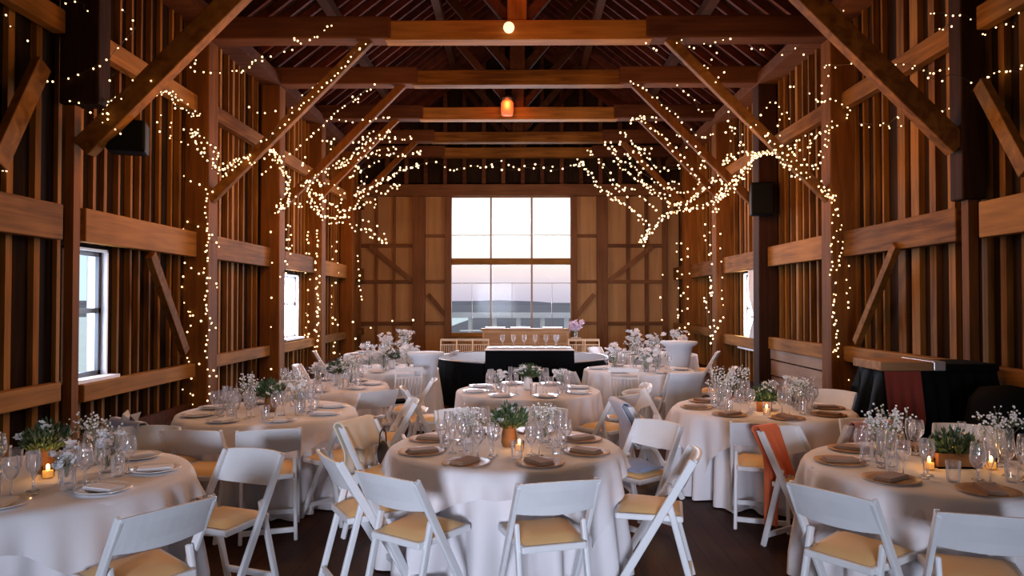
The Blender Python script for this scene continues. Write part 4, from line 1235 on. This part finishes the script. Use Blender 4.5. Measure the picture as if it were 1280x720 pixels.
# ------------------------------------------------------------------ lights
def point(x, y, z, e, c=(1,.50,.17), r=.25):
    l = bpy.data.lights.new('glow', 'POINT'); l.energy = e; l.color = c; l.shadow_soft_size = r
    o = bpy.data.objects.new('glow', l); col.objects.link(o); o.location = (x, y, z); return o
WARM = (1, .37, .05)
for D, e in ((8.7, 1.0), (12.2, 1.3), (15.6, 1.4), (18.8, 1.2)):
    for sd in (-1, 1):
        point(sd*3.3, D, 3.8, 64*e, WARM)
for D, e in ((9.4, 44), (12.6, 24), (15.8, 22), (19.0, 22)):
    point(0.1, D, 4.7, e, WARM)  # unseen warm points added along the nave to brighten the beams
point(-2.0, 6.0, 3.6, 34, (1,.5,.2)); point(2.2, 6.0, 3.6, 42, (1,.5,.2))
for x, y, e in ((-1.9,5.2,16), (1.9,5.2,16), (0,6.2,16), (-1.6,8.6,14), (1.6,8.6,14), (0,11.4,16), (-2.0,9.7,15), (2.0,9.7,15), (-2.2,12.4,13), (2.2,12.4,13)):
    point(x, y, 3.1, e, (1,.66,.42) if y < 8 else (.86,.88,1), .2)  # unseen fill points added above the tables, no fixture there
point(P(640,0,10.6).x, 10.6, 7.0, 35, (1,.14,.05), .1)
point(P(634,0,16.9).x, 16.9, 6.45, 20, (1,.2,.06), .1)

def area(loc, rot, sx, sy, e, c, spread=180):
    l = bpy.data.lights.new('daylight', 'AREA'); l.shape = 'RECTANGLE'; l.size = sx; l.size_y = sy; l.energy = e; l.color = c; l.spread = math.radians(spread)
    o = bpy.data.objects.new('daylight', l); col.objects.link(o); o.location = loc; o.rotation_euler = rot; return o
COOL = (.72, .80, 1)
area((-1.9, -14, 1.9), (math.radians(87), 0, math.radians(-5.5)), 3.0, 2.6, 66, COOL, 26)            # unseen daylight lamp added outside the door opening behind the camera
area(((wx0+wx1)/2, YB+.25, 3.0), (math.radians(-90), 0, 0), 3.6, 3.6, 620, (.70,.81,1), 110)   # gable window
area((-5.3, 8.38, 1.6), (0, math.radians(-90), 0), 1.4, .7, 30, COOL)
area((-5.3, 15.9, 1.6), (0, math.radians(-90), 0), 1.3, 1.1, 260, COOL)
area((5.3, 15.5, 1.6), (0, math.radians(90), 0), 1.5, 1.2, 320, COOL)

# world
w = bpy.data.worlds.new('sky'); sc.world = w; w.use_nodes = True; nt = w.node_tree; L = nt.links.new
bg = nt.nodes['Background']; tc = nt.nodes.new('ShaderNodeTexCoord'); sp = nt.nodes.new('ShaderNodeSeparateXYZ')
r = nt.nodes.new('ShaderNodeValToRGB'); e = r.color_ramp.elements
mp = nt.nodes.new('ShaderNodeMapRange'); mp.inputs['From Min'].default_value = -.02; mp.inputs['From Max'].default_value = .18
e[0].position = 0; e[0].color = (.45,.42,.52,1); e[1].position = 1; e[1].color = (1.0,1.0,1.0,1)
for p_, c_ in ((.10, (.50,.46,.56,1)), (.20, (.62,.56,.64,1)), (.33, (.88,.72,.70,1)), (.50, (1,.93,.84,1)), (.7, (1,1,.97,1))):
    q = e.new(p_); q.color = c_
L(tc.outputs['Generated'], sp.inputs[0]); L(sp.outputs['Z'], mp.inputs['Value']); L(mp.outputs[0], r.inputs['Fac'])
mx = nt.nodes.new('ShaderNodeMix'); mx.data_type = 'RGBA'; mx.inputs[7].default_value = (.62,.84,.95,1)
mr = nt.nodes.new('ShaderNodeMapRange'); mr.inputs['From Min'].default_value = .25; mr.inputs['From Max'].default_value = .45
ab = nt.nodes.new('ShaderNodeMath'); ab.operation = 'ABSOLUTE'
L(sp.outputs['X'], ab.inputs[0]); L(ab.outputs[0], mr.inputs['Value']); L(mr.outputs[0], mx.inputs[0]); L(r.outputs['Color'], mx.inputs[6])
L(mx.outputs[2], bg.inputs['Color']); bg.inputs['Strength'].default_value = 1.25

# render look
vs_ = sc.view_settings; sc.display_settings.display_device = 'sRGB'
vs_.view_transform = 'Standard'; vs_.look = 'None'; vs_.gamma = 1; vs_.exposure = 0; vs_.use_curve_mapping = False
cy_ = sc.cycles
cy_.max_bounces = 6; cy_.diffuse_bounces = 3; cy_.glossy_bounces = 3; cy_.transparent_max_bounces = 48; cy_.transmission_bounces = 4
cy_.sample_clamp_indirect = 3; cy_.sample_clamp_direct = 0; cy_.caustics_reflective = False; cy_.caustics_refractive = False
cy_.use_denoising = True
print('bulbs', NB[0], 'objects', len(bpy.data.objects))
